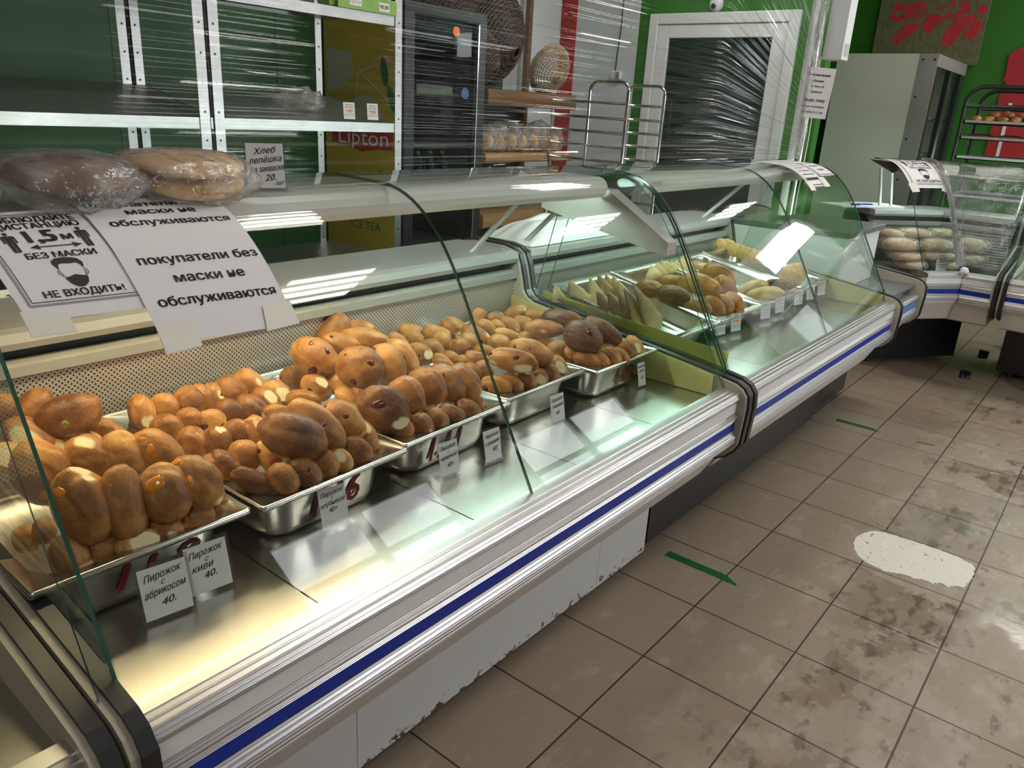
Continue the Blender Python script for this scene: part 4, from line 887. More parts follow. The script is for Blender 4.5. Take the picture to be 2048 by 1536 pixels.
PIES = [('back',(2.039,1.444,0.817),(2.052,1.424,0.741),0.041),('back',(2.084,1.417,0.828),(2.123,1.397,0.735),0.068),('back',(2.161,1.389,0.835),(2.196,1.369,0.729),0.053),('back',(2.206,1.387,0.84),(2.272,1.367,0.729),0.049),('back',(2.236,1.377,0.839),(2.297,1.357,0.727),0.049),('back',(2.233,1.348,0.841),(2.303,1.328,0.72),0.049),('back',(2.239,1.326,0.825),(2.288,1.306,0.716),0.054),('front',(2.038,1.282,0.827),(2.139,1.262,0.707),0.056),('front',(2.047,1.248,0.829),(2.162,1.228,0.699),0.056),('front',(2.063,1.218,0.833),(2.173,1.198,0.693),0.051),('front',(2.046,1.19,0.852),(2.196,1.17,0.687),0.051),('front',(2.057,1.168,0.869),(2.232,1.148,0.683),0.049),('far',(2.649,1.43,0.815),(2.649,1.41,0.758),0.048),('far',(2.692,1.43,0.818),(2.698,1.41,0.758),0.049),('far',(2.74,1.437,0.821),(2.749,1.417,0.759),0.049),('far',(2.777,1.435,0.817),(2.783,1.415,0.759),0.05),('far',(2.812,1.432,0.811),(2.817,1.412,0.758),0.05),('far',(2.86,1.436,0.808),(2.857,1.416,0.759),0.051),('far',(2.897,1.417,0.836),(2.89,1.397,0.755),0.061)]
SMALL = [('low',(3.167,1.42,0.74),(0.607,0.566,-0.305,-0.467),0.102,0.041),('low',(3.192,1.394,0.734),(0.605,0.564,-0.308,-0.47),0.089,0.034),('low',(3.208,1.363,0.728),(0.604,0.562,-0.311,-0.472),0.075,0.031),('cheese',(2.961,1.139,0.731),(0.709,0.444,-0.455,-0.304),0.13,0.062),('cheese',(2.958,1.084,0.719),(0.688,0.466,-0.43,-0.353),0.147,0.058),('round',(3.28,1.096,0.752),(0.734,0.367,-0.529,-0.214),0.116,0.099),('scorch',(3.13,1.096,0.732),(0.614,0.532,-0.354,-0.463),0.109,0.045),('cookie',(3.421,1.504,0.807),(0.756,0.255,-0.603,0.011),0.065,0.054),('cookie',(3.45,1.492,0.805),(0.756,0.252,-0.604,0.01),0.066,0.055),('cookie',(3.455,1.47,0.8),(0.756,0.249,-0.605,0.009),0.066,0.055),('cookie',(3.447,1.436,0.793),(0.757,0.246,-0.605,0.007),0.065,0.054),('cookie',(3.455,1.414,0.789),(0.758,0.243,-0.606,0.006),0.065,0.054),('cookie',(3.458,1.389,0.783),(0.758,0.24,-0.606,0.004),0.065,0.054),('cookie',(3.46,1.363,0.778),(0.759,0.236,-0.607,0.003),0.065,0.054),('cookie',(3.462,1.333,0.772),(0.759,0.233,-0.608,0.001),0.064,0.054)]

_cnt = {}
PW = {'back': 'back row beside the yellow sheet', 'front': 'front row beside the yellow sheet', 'far': 'upright row behind the turnovers'}
_ords = {}
for row in ('back', 'front', 'far'):
    l = sorted((px_of(p[2]), i) for i, p in enumerate(PIES) if p[0] == row)
    for j, (_, i) in enumerate(l): _ords[i] = j
for i, (row, tip, base, w) in enumerate(PIES):
    flat_pie(tip, base, w*1.55, .020, f'pale pointed pie, {ORD[_ords[i]]} from left, {PW[row]}', 'pointed flat pies', (random.uniform(.25, .6),))
SL_ = {'low': ('small_pie', 'pie', 'low pie at the rear of the half empty pan', 'pie', .35), 'cheese': ('cheese_pastry', 'pie', 'cheese pastry at the front of the half empty pan', 'pastry', .25), 'round': ('cheese_pastry', 'cookie', 'round browned pastry leaning up beside the scorched cheese', 'pastry', .5), 'scorch': ('cheese_pastry', 'scorched', 'pastry with a burnt dark cheese top', 'pastry', .5), 'cookie': ('crumbly_pastry', 'cookie', 'crumbly pastry in the rear row of the last pan', 'pastry', .3)}
for i, (k, pos, q, L, Wd) in enumerate(SMALL):
    nm, mt, lb, ct, tn = SL_[k]; n = _cnt.get(k, 0); _cnt[k] = n+1; tot = sum(1 for s_ in SMALL if s_[0] == k)
    bun(i, pos, q, L, Wd, Wd*.62, tn, (), (ORD[n]+' '+lb+', counted from the left') if tot > 1 else lb, 'open pastries in the second counter', name=nm, mat=mt, cat=ct)

# ------------------------------------------------------------------ bagged breads
def crumpled(fn, seed, amp):
    r = np.random.default_rng(seed); ws = [(r.normal(size=3)*k, r.uniform(0, 6.28)) for k in (2.2, 3.5, 6, 9, 13, 18)]
    def k(d):
        a = 0
        for j, (w, p) in enumerate(ws): a += (1-abs(math.sin(w[0]*d.x+w[1]*d.y+w[2]*d.z+p))*1.3)*amp/(1+.45*j)
        return fn(d)*(1+a)
    return k
def loaf_bag(pos, L, Wd, H, label, loaves, group, rz=0.0, seed=1, name='bagged_bread', amp=.05, mt='loaf', bagk=1.08, bend=False):
    """loaves: list of (dx,dy,dz,l,w,h) inside one polythene bag; pos is the middle of its underside"""
    root = thing(name, pos, label, 'bread', group); c, s = math.cos(rz), math.sin(rz)
    def T(p):
        x, y, z = pos[0]+p[0]*c-p[1]*s, pos[1]+p[0]*s+p[1]*c, pos[2]+p[2]
        if bend: z += float(np.interp(y, [g[0] for g in GP], [g[1] for g in GP]))-1.196
        return (x, y, z)
    r = np.random.default_rng(seed)
    for dx, dy, dz, l, w, h in loaves:
        b = MB(); w1, w2 = r.normal(size=3)*2, r.normal(size=3)*4
        b.ball((dx, dy, dz+h/2), (l/2, w/2, h/2), 28, 16, fn=lambda d: (1+.03*math.sin(w1[0]*d.x*2+w1[1]*d.y*2+w1[2]*d.z*2)+.015*math.sin(w2[0]*d.x+w2[1]*d.y+w2[2]*d.z))/max(abs(d.x), abs(d.y), abs(d.z))**.18)
        b.v = [T(p) for p in b.v]; b.build('loaf', mt, root)
    b = MB()
    k = crumpled(lambda d: 1/max(abs(d.x)**1.5, abs(d.y), abs(d.z))**.28, seed, amp)
    b.ball((0, 0, H/2), (L/2*bagk, Wd/2*bagk, H/2*1.03), 56, 36, fn=k)
    b.v = [T((p[0], p[1], max(p[2], .0005))) for p in b.v]; b.build('plastic_bag', 'bag', root)
    return root
TOPZ = 1.2035
loaf_bag((.484, 1.212, 1.2005), .178, .175, .060, 'dark loaf in a clear bag on the counter top above distance sign', [(.004, 0, .003, .165, .150, .053)], 'bagged breads on the counter top', .1, 4, 'bagged_bread', .05, 'rye', bend=True)
loaf_bag((.664, 1.212, 1.2005), .198, .175, .062, 'two stacked golden flat loaves in a clear bag beside the handwritten tag', [(0, 0, .002, .185, .155, .030), (-.004, .004, .030, .195, .155, .030)], 'bagged breads on the counter top', .03, 9, 'bagged_bread', .045, 'loaf', bend=True)
loaf_bag((.335, 1.215, 1.2005), .10, .15, .05, 'clear bag just entering the picture at its left edge', [(0, 0, .002, .085, .12, .044)], 'bagged breads on the counter top', 0, 14, 'bagged_bread', .05, 'rye', bend=True)
LOAVES = [('top',(4.828,1.103,.798),.106,.05),('top',(4.952,1.008,.804),.196,.053),('top',(5.111,.887,.805),.153,.054),('middle',(4.779,1.04,.751),.198,.071),('middle',(4.968,.895,.752),.223,.072),('middle',(5.152,.755,.752),.208,.085),('lower',(4.771,.995,.695),.181,.049),('lower',(4.942,.865,.698),.205,.05),('lower',(5.109,.737,.683),.185,.056),('bottom',(4.779,.964,.652),.153,.05),('bottom',(4.961,.825,.652),.155,.05)]
_ln = {}
for i, (row, p, l, h) in enumerate(LOAVES):
    n = _ln.get(row, 0); _ln[row] = n+1
    loaf_bag((p[0], p[1], p[2]-h/2), l, .17, h*1.12, f'bagged flat loaf in the corner counter, {ORD[n]} from left in {row} layer', [(0, 0, .002, l*.95, .15, h*1.0)], 'bagged flat loaves in the corner counter', -.653, 30+i, 'bagged_bread', .035, 'flat', 1.06)

# ------------------------------------------------------------------ price tags in acrylic stands
def price_tag(c, w, h, tilt, rz, lines, label, group, name='price_tag', pw=None, ph=None, z=.6215, shear=.30, orange=None, mat='penink', cat='price tag', foot=.035, raise_=0.006):
    """c: middle of the front lower edge; the card leans back by tilt"""
    root = thing(name, (c[0], c[1], z), label, cat, group); cr, sr, ct, st = math.cos(rz), math.sin(rz), math.cos(tilt), math.sin(tilt)
    def F(u, v, o=0.0):
        y = v*st-o*ct; zz = v*ct+o*st
        return (c[0]+u*cr-y*sr, c[1]+u*sr+y*cr, z+zz)
    b = MB(); t = .0012
    for o in (0.0, -.0030):
        b.add([F(-w/2, 0, o), F(w/2, 0, o), F(w/2, h, o), F(-w/2, h, o)], [(0, 1, 2, 3)])
    b.add([F(-w/2, h, 0), F(w/2, h, 0), F(w/2, h, -.003), F(-w/2, h, -.003)], [(0, 1, 2, 3)])
    def G(u, y): return (c[0]+u*cr-y*sr, c[1]+u*sr+y*cr, z+.0008)
    b.add([G(-w/2, 0), G(w/2, 0), G(w/2, -foot*.0+foot), G(-w/2, foot)], [(0, 1, 2, 3)])
    b.build('acrylic_stand', 'acrylic', root)
    pw = pw or w*.88; ph = ph or h*.86
    pb = MB(); z0 = raise_
    pb.box(-pw/2, pw/2, z0, z0+ph, -.0020, -.0012, T=lambda v: F(v.x, v.y, v.z)); pb.build('paper_card', 'paper', root)
    if lines:
        tb = MB()
        for txt, cx, cy, tw, th in lines: put_text(tb, txt, cx*pw, z0+cy*ph, tw*pw, lambda u, v: F(u, v, -.0008), bold=.012, shear=shear, height=th*ph if th else None, slope=.10 if shear else 0)
        tb.build('writing', mat, root)
    if orange:
        ob = MB(); ob.ball((0, 0, 0), (pw*.22, ph*.10, .0004), 14, 6); ob.v = [F(p[0]+orange[0]*pw, z0+(p[1]/1)+orange[1]*ph, p[2]-.0007) for p in ob.v]; ob.build('orange_label', 'orange', root)
    return root
GT = 'handwritten price tags in the nearest counter'
price_tag((.447, .955), .077, .088, .30, -.14, [('Пирожок', 0, .83, .80, .14), ('с', -.02, .68, .09, None), ('абрикосом', 0, .52, .88, .14), ('40.', .02, .29, .30, .14)], 'handwritten apricot price tag before the leftmost pan', GT)
price_tag((.520, .966), .074, .088, .25, -.12, [('Пирожок', 0, .83, .80, .14), ('с', 0, .68, .09, None), ('киви', -.12, .54, .52, .14), ('40.', .02, .35, .30, .14)], 'handwritten kiwi price tag half behind the apricot one', GT)
price_tag((.772, .983), .062, .086, .22, -.12, [('Пирожок', 0, .86, .85, .12), ('с', 0, .75, .09, None), ('клубникой', 0, .62, .92, .12), ('40=', -.02, .45, .32, .13)], 'handwritten strawberry price tag before the second pan', GT)
price_tag((1.070, .984), .058, .082, .2, -.10, [('Пирожок', 0, .84, .85, .13), ('с', 0, .70, .09, None), ('черникой', 0, .55, .86, .13), ('40=', .05, .30, .34, .15)], 'handwritten blueberry price tag before the third pan', GT)
price_tag((1.187, .965), .056, .080, .2, -.08, [('Пирожок', 0, .82, .85, .13), ('с вишней', 0, .60, .86, .14), ('40.', .12, .36, .32, .15)], 'handwritten cherry price tag between the third and fourth pans', GT)
price_tag((1.472, .998), .056, .080, .2, -.10, [('Пирожок', 0, .82, .85, .13), ('с малиной', 0, .60, .86, .13), ('40.', 0, .34, .30, .15)], 'handwritten raspberry price tag before the fourth pan', GT)
price_tag((1.868, .990), .040, .078, .2, -.08, [('Яблочным', 0, .84, .94, .11), ('джемом', 0, .66, .70, .11), ('40.', 0, .36, .40, .14)], 'curled handwritten tag with the word for apple at the last pan', GT)
GT2 = 'printed price tags in the second counter'
for i, ((x, y), wd, lb) in enumerate([((2.475, 1.035), .060, 'first printed tag from left, under the flat pies pan'), ((2.570, 1.02), .060, 'second printed tag from left, with an orange label'), ((2.84, 1.02), .066, 'third printed tag from left, between turnover and cheese pans'), ((2.985, 1.02), .066, 'fourth printed tag from left, before the cheese pastries'), ((3.19, 1.02), .066, 'fifth printed tag from left'), ((3.335, 1.02), .066, 'sixth printed tag from left, with an orange label'), ((3.475, 1.02), .066, 'seventh printed tag, last on the right')]):
    price_tag((x, y), wd, .098, .12, -.22, [('Слойка с', 0, .88, .62, .07), ('начинкой', 0, .76, .70, .07), ('1 шт 100 руб', 0, .58, .78, .07), ('состав: мука, масло', 0, .42, .86, .035), ('сахар, соль, дрожжи', 0, .34, .86, .035), ('яйцо, вода, начинка', 0, .26, .86, .035), ('хранить до 24 часов', 0, .18, .86, .035)], lb, GT2, shear=0, mat='ink', pw=wd*.92, ph=.062, raise_=.032, orange=(.1, .57) if i in (1, 5) else None)
price_tag((.800, 1.185), .074, .086, .10, -.22, [('Хлеб', .0, .84, .62, .14), ('лепёшка', 0, .64, .90, .14), ('(на закваске', .02, .44, .98, .13), ('20.', .10, .24, .30, .15), ('1шт', .36, .12, .24, .09)], 'handwritten flatbread price tag on the counter top', None, z=1.191)
price_tag((4.86, .815), .075, .095, .15, -.72, [('Хлеб', 0, .84, .55, .12), ('лепёшка', 0, .64, .85, .12), ('на закваске', 0, .46, .92, .11), ('20.', 0, .26, .3, .12)], 'handwritten flatbread tag before the bagged loaves in the corner', None)

# ------------------------------------------------------------------ paper signs on the curved glass
def glass_sign(name, label, corners, Fc, ext, draw, tapes=(), group='paper signs on the counter glass', lift=0.0):
    """corners (t,s) TL,TR,BR,BL of the printed unit square; ext = (u0,u1,v0,v1) of the whole sheet in that square's units"""
    tl, tr, br, bl = corners; u0, u1, v0, v1 = ext
    def F(a, b_, o=.0042):
        t = (bl[0]*(1-a)+br[0]*a)*(1-b_)+(tl[0]*(1-a)+tr[0]*a)*b_; s_ = (bl[1]*(1-a)+br[1]*a)*(1-b_)+(tl[1]*(1-a)+tr[1]*a)*b_
        y, z = on_glass(s_, o+lift); return Fc(t, y, z)
    b = MB(); b.grid(lambda i, j: F(u0+(u1-u0)*i, v0+(v1-v0)*j, .0044), 6, 40); b.grid(lambda i, j: F(u0+(u1-u0)*(1-i), v0+(v1-v0)*j, .0040), 6, 40)
    o = b.build(name, 'paper'); tag(o, label, 'sign', group)
    for mt, fn in draw.items():
        for fn1 in (fn if isinstance(fn, list) else [fn]):
            q = MB(); fn1(q, lambda u, v: F(u, v, .0052)); q.build('printed_line' if isinstance(fn, list) else {'ink': 'print', 'greyink': 'grey_border'}[mt], mt, o)
    for pts in tapes:
        q = MB(); (a, b2, c, d) = pts
        def TF(i, j, oo):
            t = (d[0]*(1-i)+c[0]*i)*(1-j)+(a[0]*(1-i)+b2[0]*i)*j; s_ = (d[1]*(1-i)+c[1]*i)*(1-j)+(a[1]*(1-i)+b2[1]*i)*j
            y, z = on_glass(s_, oo+lift); return Fc(t, y, z)
        q.grid(lambda i, j: TF(i, j, .0062), 4, 8).grid(lambda i, j: TF(1-i, j, .0048), 4, 8); q.build('tape_piece', 'tape', o)
    return o
def man(mb, cx, cy, h, F):
    c = [(cx+.085*h*math.cos(2*PI*i/16), cy+.42*h+.085*h*math.sin(2*PI*i/16)) for i in range(16)]; put_poly(mb, c, F)
    body = [(-.24, .12), (-.24, .25), (-.19, .31), (.19, .31), (.24, .25), (.24, .12), (.24, -.05), (.17, -.05), (.17, .20), (.145, .20), (.145, -.0), (-.145, -.0), (-.145, .20), (-.17, .20), (-.17, -.05), (-.24, -.05)]
    put_poly(mb, [(cx+x*h, cy+y*h) for x, y in body], F)
    for s_ in (-1, 1): put_poly(mb, [(cx+s_*.145*h, cy+.02*h), (cx+s_*.012*h, cy+.02*h), (cx+s_*.012*h, cy-.5*h), (cx+s_*.13*h, cy-.5*h)][::(-1 if s_ > 0 else 1)], F)
def face(mb, cx, cy, w, F):
    P = lambda l: [(cx+x*w, cy+y*w) for x, y in l]
    put_poly(mb, P([(-.40, .30), (-.46, .45), (-.42, .60), (-.30, .70), (-.05, .74), (.20, .70), (.36, .62), (.44, .45), (.42, .28), (.37, .16), (.33, .36), (.24, .44), (.05, .42), (-.15, .45), (-.27, .42), (-.32, .34), (-.36, .12)]), F)
    put_poly(mb, P([(-.27, -.22), (0, -.10), (.28, -.20), (.33, -.12), (.33, -.30), (.26, -.50), (.12, -.64), (0, -.68), (-.12, -.64), (-.25, -.50), (-.32, -.30), (-.32, -.14)]), F)
    for a, b_ in (((-.37, .14), (-.33, -.16)), ((.37, .16), (.34, -.14)), ((-.42, .12), (-.43, -.02)), ((-.43, -.02), (-.36, -.16)), ((.43, .12), (.44, -.02)), ((.44, -.02), (.37, -.16))): put_line(mb, P([a])[0], P([b_])[0], .022*w, F, n=2)
def arrow(mb, x0, x1, y, w, F):
    put_line(mb, (x0+w*3, y), (x1-w*3, y), w, F, n=6)
    put_poly(mb, [(x0, y), (x0+w*7, y-w*2.6), (x0+w*7, y+w*2.6)], F); put_poly(mb, [(x1, y), (x1-w*7, y+w*2.6), (x1-w*7, y-w*2.6)], F)
def frame(mb, x0, x1, y0, y1, w, F):
    for a, b_ in (((x0, y0), (x1, y0)), ((x1, y0), (x1, y1)), ((x1, y1), (x0, y1)), ((x0, y1), (x0, y0))): put_line(mb, a, b_, w, F, n=24)
def dist_print(q, F):
    frame(q, 0, 1, 0, 1, .008, F)
    put_text(q, 'СОБЛЮДАЙТЕ', .50, .945, .80, F, .03, height=.075); put_text(q, 'ДИСТАНЦИЮ', .50, .85, .80, F, .03, height=.075)
    man(q, .17, .655, .25, F); man(q, .84, .665, .25, F)
    put_text(q, '1,5', .455, .705, .26, F, .045, height=.15); put_text(q, 'м', .685, .685, .10, F, .03, height=.085)
    arrow(q, .29, .77, .575, .012, F)
    put_text(q, 'БЕЗ МАСКИ', .52, .475, .64, F, .03, height=.065); face(q, .51, .27, .31, lambda u, v: F(u, .27+(v-.27)*.74))
    put_text(q, 'НЕ ВХОДИТЬ!', .51, .065, .75, F, .03, height=.068)
def grey_frame(q, F): frame(q, -.03, 1.03, -.03, 1.03, .020, F)
glass_sign('distance_sign', 'distance and mask sign taped to the nearest glass below the dark loaf', [(.335, .653), (.468, .655), (.488, .511), (.356, .515)], F1, (-.12, 1.12, -.17, 1.10), {'ink': dist_print, 'greyink': grey_frame}, [((.338, .506), (.389, .500), (.393, .470), (.341, .472))])
CUST = [lambda q, F, t=t, x=x, y=y, w=w: put_text(q, t, x, y, w, F, .022, height=.062 if y < .6 else .056) for t, x, y, w in (('покупатели без', .46, 1.03, .86), ('маски не', .50, .945, .50), ('обслуживаются', .515, .84, .87), ('покупатели без', .525, .54, .88), ('маски не', .52, .405, .52), ('обслуживаются', .51, .255, .88))]
glass_sign('mask_notice', 'white notice about serving customers taped to the glass right of the distance sign', [(.475, .660), (.683, .655), (.704, .424), (.496, .433)], F1, (-.02, 1.0, .0, 1.12), {'ink': CUST}, [((.489, .455), (.545, .457), (.543, .420), (.490, .418)), ((.656, .461), (.705, .462), (.708, .424), (.649, .422))], lift=.0022)
def list_print(q, F):
    frame(q, .05, .95, .03, .97, .014, F)
    for i, (w, h) in enumerate(((.55, .035), (.62, .02), (.6, .02), (.5, .02), (.62, .02), (.58, .02), (.5, .025), (.66, .025), (.6, .025))): put_text(q, ['РЕЖИМ', 'уважаемые', 'покупатели', 'просим', 'соблюдать', 'дистанцию', 'Спасибо', 'за понимание', 'магазин'][i], .5, .90-i*.083, w, F, .015, height=h*1.2)
    put_line(q, (.12, .14), (.88, .14), .05, F)
def one_print(q, F):
    frame(q, .05, .95, .03, .97, .014, F)
    for t, y, w, h in (('Уважаемые', .86, .5, .06), ('покупатели!', .72, .5, .06), ('1 человек - 10 минут', .50, .80, .07), ('Не создавайте', .32, .6, .055), ('очередь!', .18, .45, .055)): put_text(q, t, .5, y, w, F, .02, height=h)
glass_sign('rules_sign', 'bordered paper with a long printed list taped to the second counter glass', [(3.20, .84), (3.40, .84), (3.40, .556), (3.20, .556)], F2, (0, 1, 0, 1), {'ink': list_print}, [((3.185, .585), (3.24, .585), (3.24, .54), (3.185, .54)), ((3.36, .60), (3.43, .60), (3.43, .55), (3.36, .55))])
glass_sign('queue_sign', 'bordered paper high on the second counter glass right of the long list', [(3.41, .84), (3.59, .84), (3.60, .607), (3.42, .607)], F2, (0, 1, 0, 1), {'ink': one_print})
glass_sign('distance_sign', 'distance and mask sign on the angled corner glass above bagged loaves', [(-.015, .745), (.205, .745), (.238, .515), (.024, .510)], F3, (-.12, 1.12, -.12, 1.10), {'ink': dist_print, 'greyink': grey_frame}, [((-.010, .505), (.045, .520), (.055, .46), (.005, .455)), ((.215, .515), (.265, .505), (.255, .455), (.20, .47))])
# paper tied to the pole
def pole_paper():
    c = Vector((3.862, 1.335, 1.497)); R = Vector((.33, -.944, -.05)).normalized(); U = Vector((.06, .06, 1)).normalized(); n = R.cross(U).normalized(); U = n.cross(R)
    F = lambda u, v, o=0.0: tuple(c+R*u+U*v+n*o)
    b = MB(); b.box(-.066, .066, -.110, .110, 0, .0006, T=lambda v: Vector(F(v.x, v.y, v.z))); o = b.build('job_notice', 'paper'); tag(o, 'small printed job notice hanging on the pole by the film', 'sign')
    q = MB()
    for t, y, w, h in (('В магазин-пекарню', .078, .095, .011), ('«Пекарня»', .052, .050, .010), ('(ул. Ленина, д.44)', .028, .058, .008), ('требуется', .004, .050, .010), ('пекарь, повар', -.032, .090, .014), ('з/п и график договорные', -.060, .098, .008), ('тел. 8-916-7-111-244', -.085, .094, .010)): put_text(q, t, 0, y, w, lambda u, v: F(u, v, .0012), .03, height=h)
    q.build('print', 'ink', o)
pole_paper()
# yellow sheets along the inner end plates
def yellow_sheet(x, ya, yb_, za, zb_, label, seed):
    r = np.random.default_rng(seed); ph = r.uniform(0, 6, 4)
    b = MB()
    def g(i, j, o):
        y = ya+(yb_-ya)*i; top = za+(zb_-za)*i; z = .623+(top-.623)*j
        return (x+o+.004*math.sin(i*7+ph[0])+.003*math.sin(i*15+j*3+ph[1]), y, z)
    b.grid(lambda i, j: g(i, j, 0), 30, 8).grid(lambda i, j: g(1-i, j, .0012), 30, 8)
    o = b.build('yellow_sheet', 'yellowcard'); tag(o, label, 'card', 'yellow sheets inside the counters')
yellow_sheet(1.952, 1.555, .82, .775, .685, 'yellow sheet lining the far end of the nearest counter', 1)
yellow_sheet(2.052, 1.50, .83, .785, .725, 'yellow sheet at the near end of the second counter', 2)
yellow_sheet(3.585, 1.25, .80, .745, .680, 'yellow sheet at the far end of the second counter', 3)

# ------------------------------------------------------------------ cash desk between the second counter and the corner
def cash_desk():
    x0, x1, dy = 3.66, 4.235, .03
    root = thing('cash_desk', (3.95, 1.3, 0), 'low cash desk with a white box and grey top between two counters', 'counter')
    fx = lambda y, z, e: Vector((x0 if e == 0 else x1-.03, y+dy, z))
    S = lambda prof, nm, mt: MB().extrude(prof, fx).build(nm, mt, root)
    S([(1.0, .035), (1.5, .035), (1.5, .364), (1.0, .364)], 'base_panel', 'black')
    S([(.768, .482), (.80, .42), (.85, .365), (1.5, .365), (1.5, .60), (.80, .60)], 'belly_panel', 'cream')
    S([(.80, .618), (.79, .618), (.79, .560), (.80, .558)], 'dark_band', 'black')
    S([(.80, .600), (.748, .598)]+ribs((.744, .596), (.739, .584), 2, .001)+[(.749, .570), (.80, .568)], 'middle_rail', 'alu')
    S([(.80, .566), (.750, .566), (.750, .535), (.80, .535)], 'blue_strip', 'lightblue')
    S([(.80, .535), (.747, .534)]+ribs((.745, .532), (.737, .519), 2, .0013)+ribs((.737, .517), (.750, .484), 4, .0013)+[(.80, .482)], 'lower_rail', 'alu')
    S([(.775, .630), (1.0, .630), (1.0, .642), (.775, .642)], 'glossy_ledge', 'greytop')
    pts = [(y+dy, z) for y, z in PLATE]+[(1.79, .42)]
    pm = MB().extrude(pts, lambda y, z, q: Vector((x1-.030+.016*q, y, z))).build('end_plate', 'platebeige', root)
    pl = [(y+dy, z) for y, z in PLATE]; band = offset_line(pl, .007)+list(reversed(offset_line(pl, -.004)))
    MB().extrude(band, lambda y, z, q: Vector((x1-.020+.020*q, y, z))).build('rubber_edging', 'rubber', pm)
    MB().box(3.655, 4.20, 1.015, 1.56, .642, .885, bev=.004).build('white_box', 'white', root)
    MB().box(3.65, 4.225, 1.0, 1.575, .885, .912, bev=.004).build('grey_top', 'greytop', root)
    MB().box(x0+.02, x1-.04, 1.5, 1.53, 0.0, .6).build('back_leg', 'black', root)
cash_desk()

# ------------------------------------------------------------------ stretch film screen over the counters and its poles
def film():
    r = np.random.default_rng(5); x0, x1, z0, z1 = -.9, 3.89, 1.2, 2.35
    waves = [(math.exp(r.uniform(math.log(70), math.log(620))), r.uniform(0, 6.28), r.uniform(.3, 1.0), r.uniform(-5, 5), r.uniform(0, 6.28), r.uniform(.3, 1.6)) for _ in range(24)]
    def g(i, j):
        x = x0+(x1-x0)*i
        top = z1-.02*i-max(0, i-.80)/.20*.58
        z = z0+(top-z0)*j; zz = j*(z1-z0); y = 0
        for k, p, a, dx, px, m in waves: y += math.sin(k*zz+p+m*math.sin(i*dx+px)+.25*math.sin(i*23+p))*a/k*.26
        return (x, 1.372+y+.010*math.sin(i*3)+.004*math.sin(i*11+j*3), z)
    b = MB(); b.grid(lambda i, j: g(i, j), 64, 620)
    o = b.build('stretch_film', 'film'); tag(o, 'wrinkled clear stretch film screen hung above the whole counter row', 'plastic film')
    # gathered bundle of film along the pole
    b = MB()
    for k in range(3):
        ph = r.uniform(0, 6.28, 3)
        b.grid(lambda i, j: (3.86+.06*(i-.5)+.012*math.sin(j*9+ph[0])-.02*k*.2, 1.365+.016*math.sin(i*6+ph[1]+j*4)+.008*k*.3, 1.20+.72*j), 8, 40)
    o2 = b.build('film_bundle', 'wrap'); tag(o2, 'gathered end of the stretch film bunched around the pole', 'plastic film')
    t = MB().tube([(3.915, 1.38, .93), (3.915, 1.38, 2.94)], .011, 12).build('support_pole', 'chrome'); tag(t, 'thin shiny pole holding the end of the stretch film', 'pole')
    t = MB().tube([(3.86, 1.40, .93), (3.86, 1.40, 2.94)], .017, 12).build('support_pole', 'white'); tag(t, 'thicker white pole just left of the shiny one', 'pole')
    t = MB().tube([(3.952, 1.37, .93), (3.955, 1.365, 1.3), (3.948, 1.37, 1.6), (3.95, 1.37, 1.66)], .003, 6).build('cable', 'white'); tag(t, 'thin white cable hanging beside the pole', 'cable')
    w = thing('wall_box', (4.01, 1.33, 1.648), 'tall white box fixed to the poles near the ceiling', 'box')
    MB().box(3.965, 4.06, 1.282, 1.372, 1.648, 2.9, bev=.003).build('box_cover', 'offwhite', w)
    MB().box(3.985, 4.045, 1.2805, 1.283, 1.665, 1.72).build('switch_plate', 'dullsteel', w)
film()

# cling film wrapped over the corner
def wrap():
    b = MB(); r = np.random.default_rng(8)
    # vertical bunch hanging from the canopy where the two bays meet, then fanning to the rail
    for k in range(6):
        ph = r.uniform(0, 6.28, 4)
        def g(i, j):
            s_ = .74-.70*j; y, z = on_glass(s_, .012+.006*k*.3)
            t = .235+.02*(i-.5)*(1+3.2*abs(j-.5))+.006*math.sin(j*14+ph[0]); p = F3(t, y+.010*math.sin(i*9+ph[1]+j*6), z+.004*math.sin(i*14+ph[2]))
            return p
        b.grid(g, 8, 40)
    o = b.build('cling_wrap', 'wrap'); tag(o, 'bunched cling film hanging down the joint of the corner counter', 'plastic film')
    b = MB()
    def g2(i, j):
        s_ = .72-.68*j; y, z = on_glass(s_, .010+.004*math.sin(j*9+i*4)); q = on_glass(s_, .010)
        p0 = F3(.245, y, z); p1 = F3b(.075, *q); w = i
        v = p0*(1-w)+p1*w; return v+Vector((-.006, -.004, .004))*math.sin(i*11+j*17)+Vector((-.01, -.006, 0))*math.sin(i*PI)
    b.grid(g2, 16, 40)
    o = b.build('cling_wrap', 'wrap'); tag(o, 'cling film stretched across the short end bay of the corner counter', 'plastic film')
    b = MB(); b.ball((0, 0, 0), (.030, .018, .016), 20, 14, fn=crumpled(lambda d: 1, 77, .3)); b.v = [tuple(F3(.225, .745, .660)+Vector(p)) for p in b.v]
    o = b.build('cling_wrap', 'cloth'); tag(o, 'crumpled scrap of white film on the corner rail', 'plastic film')
wrap()

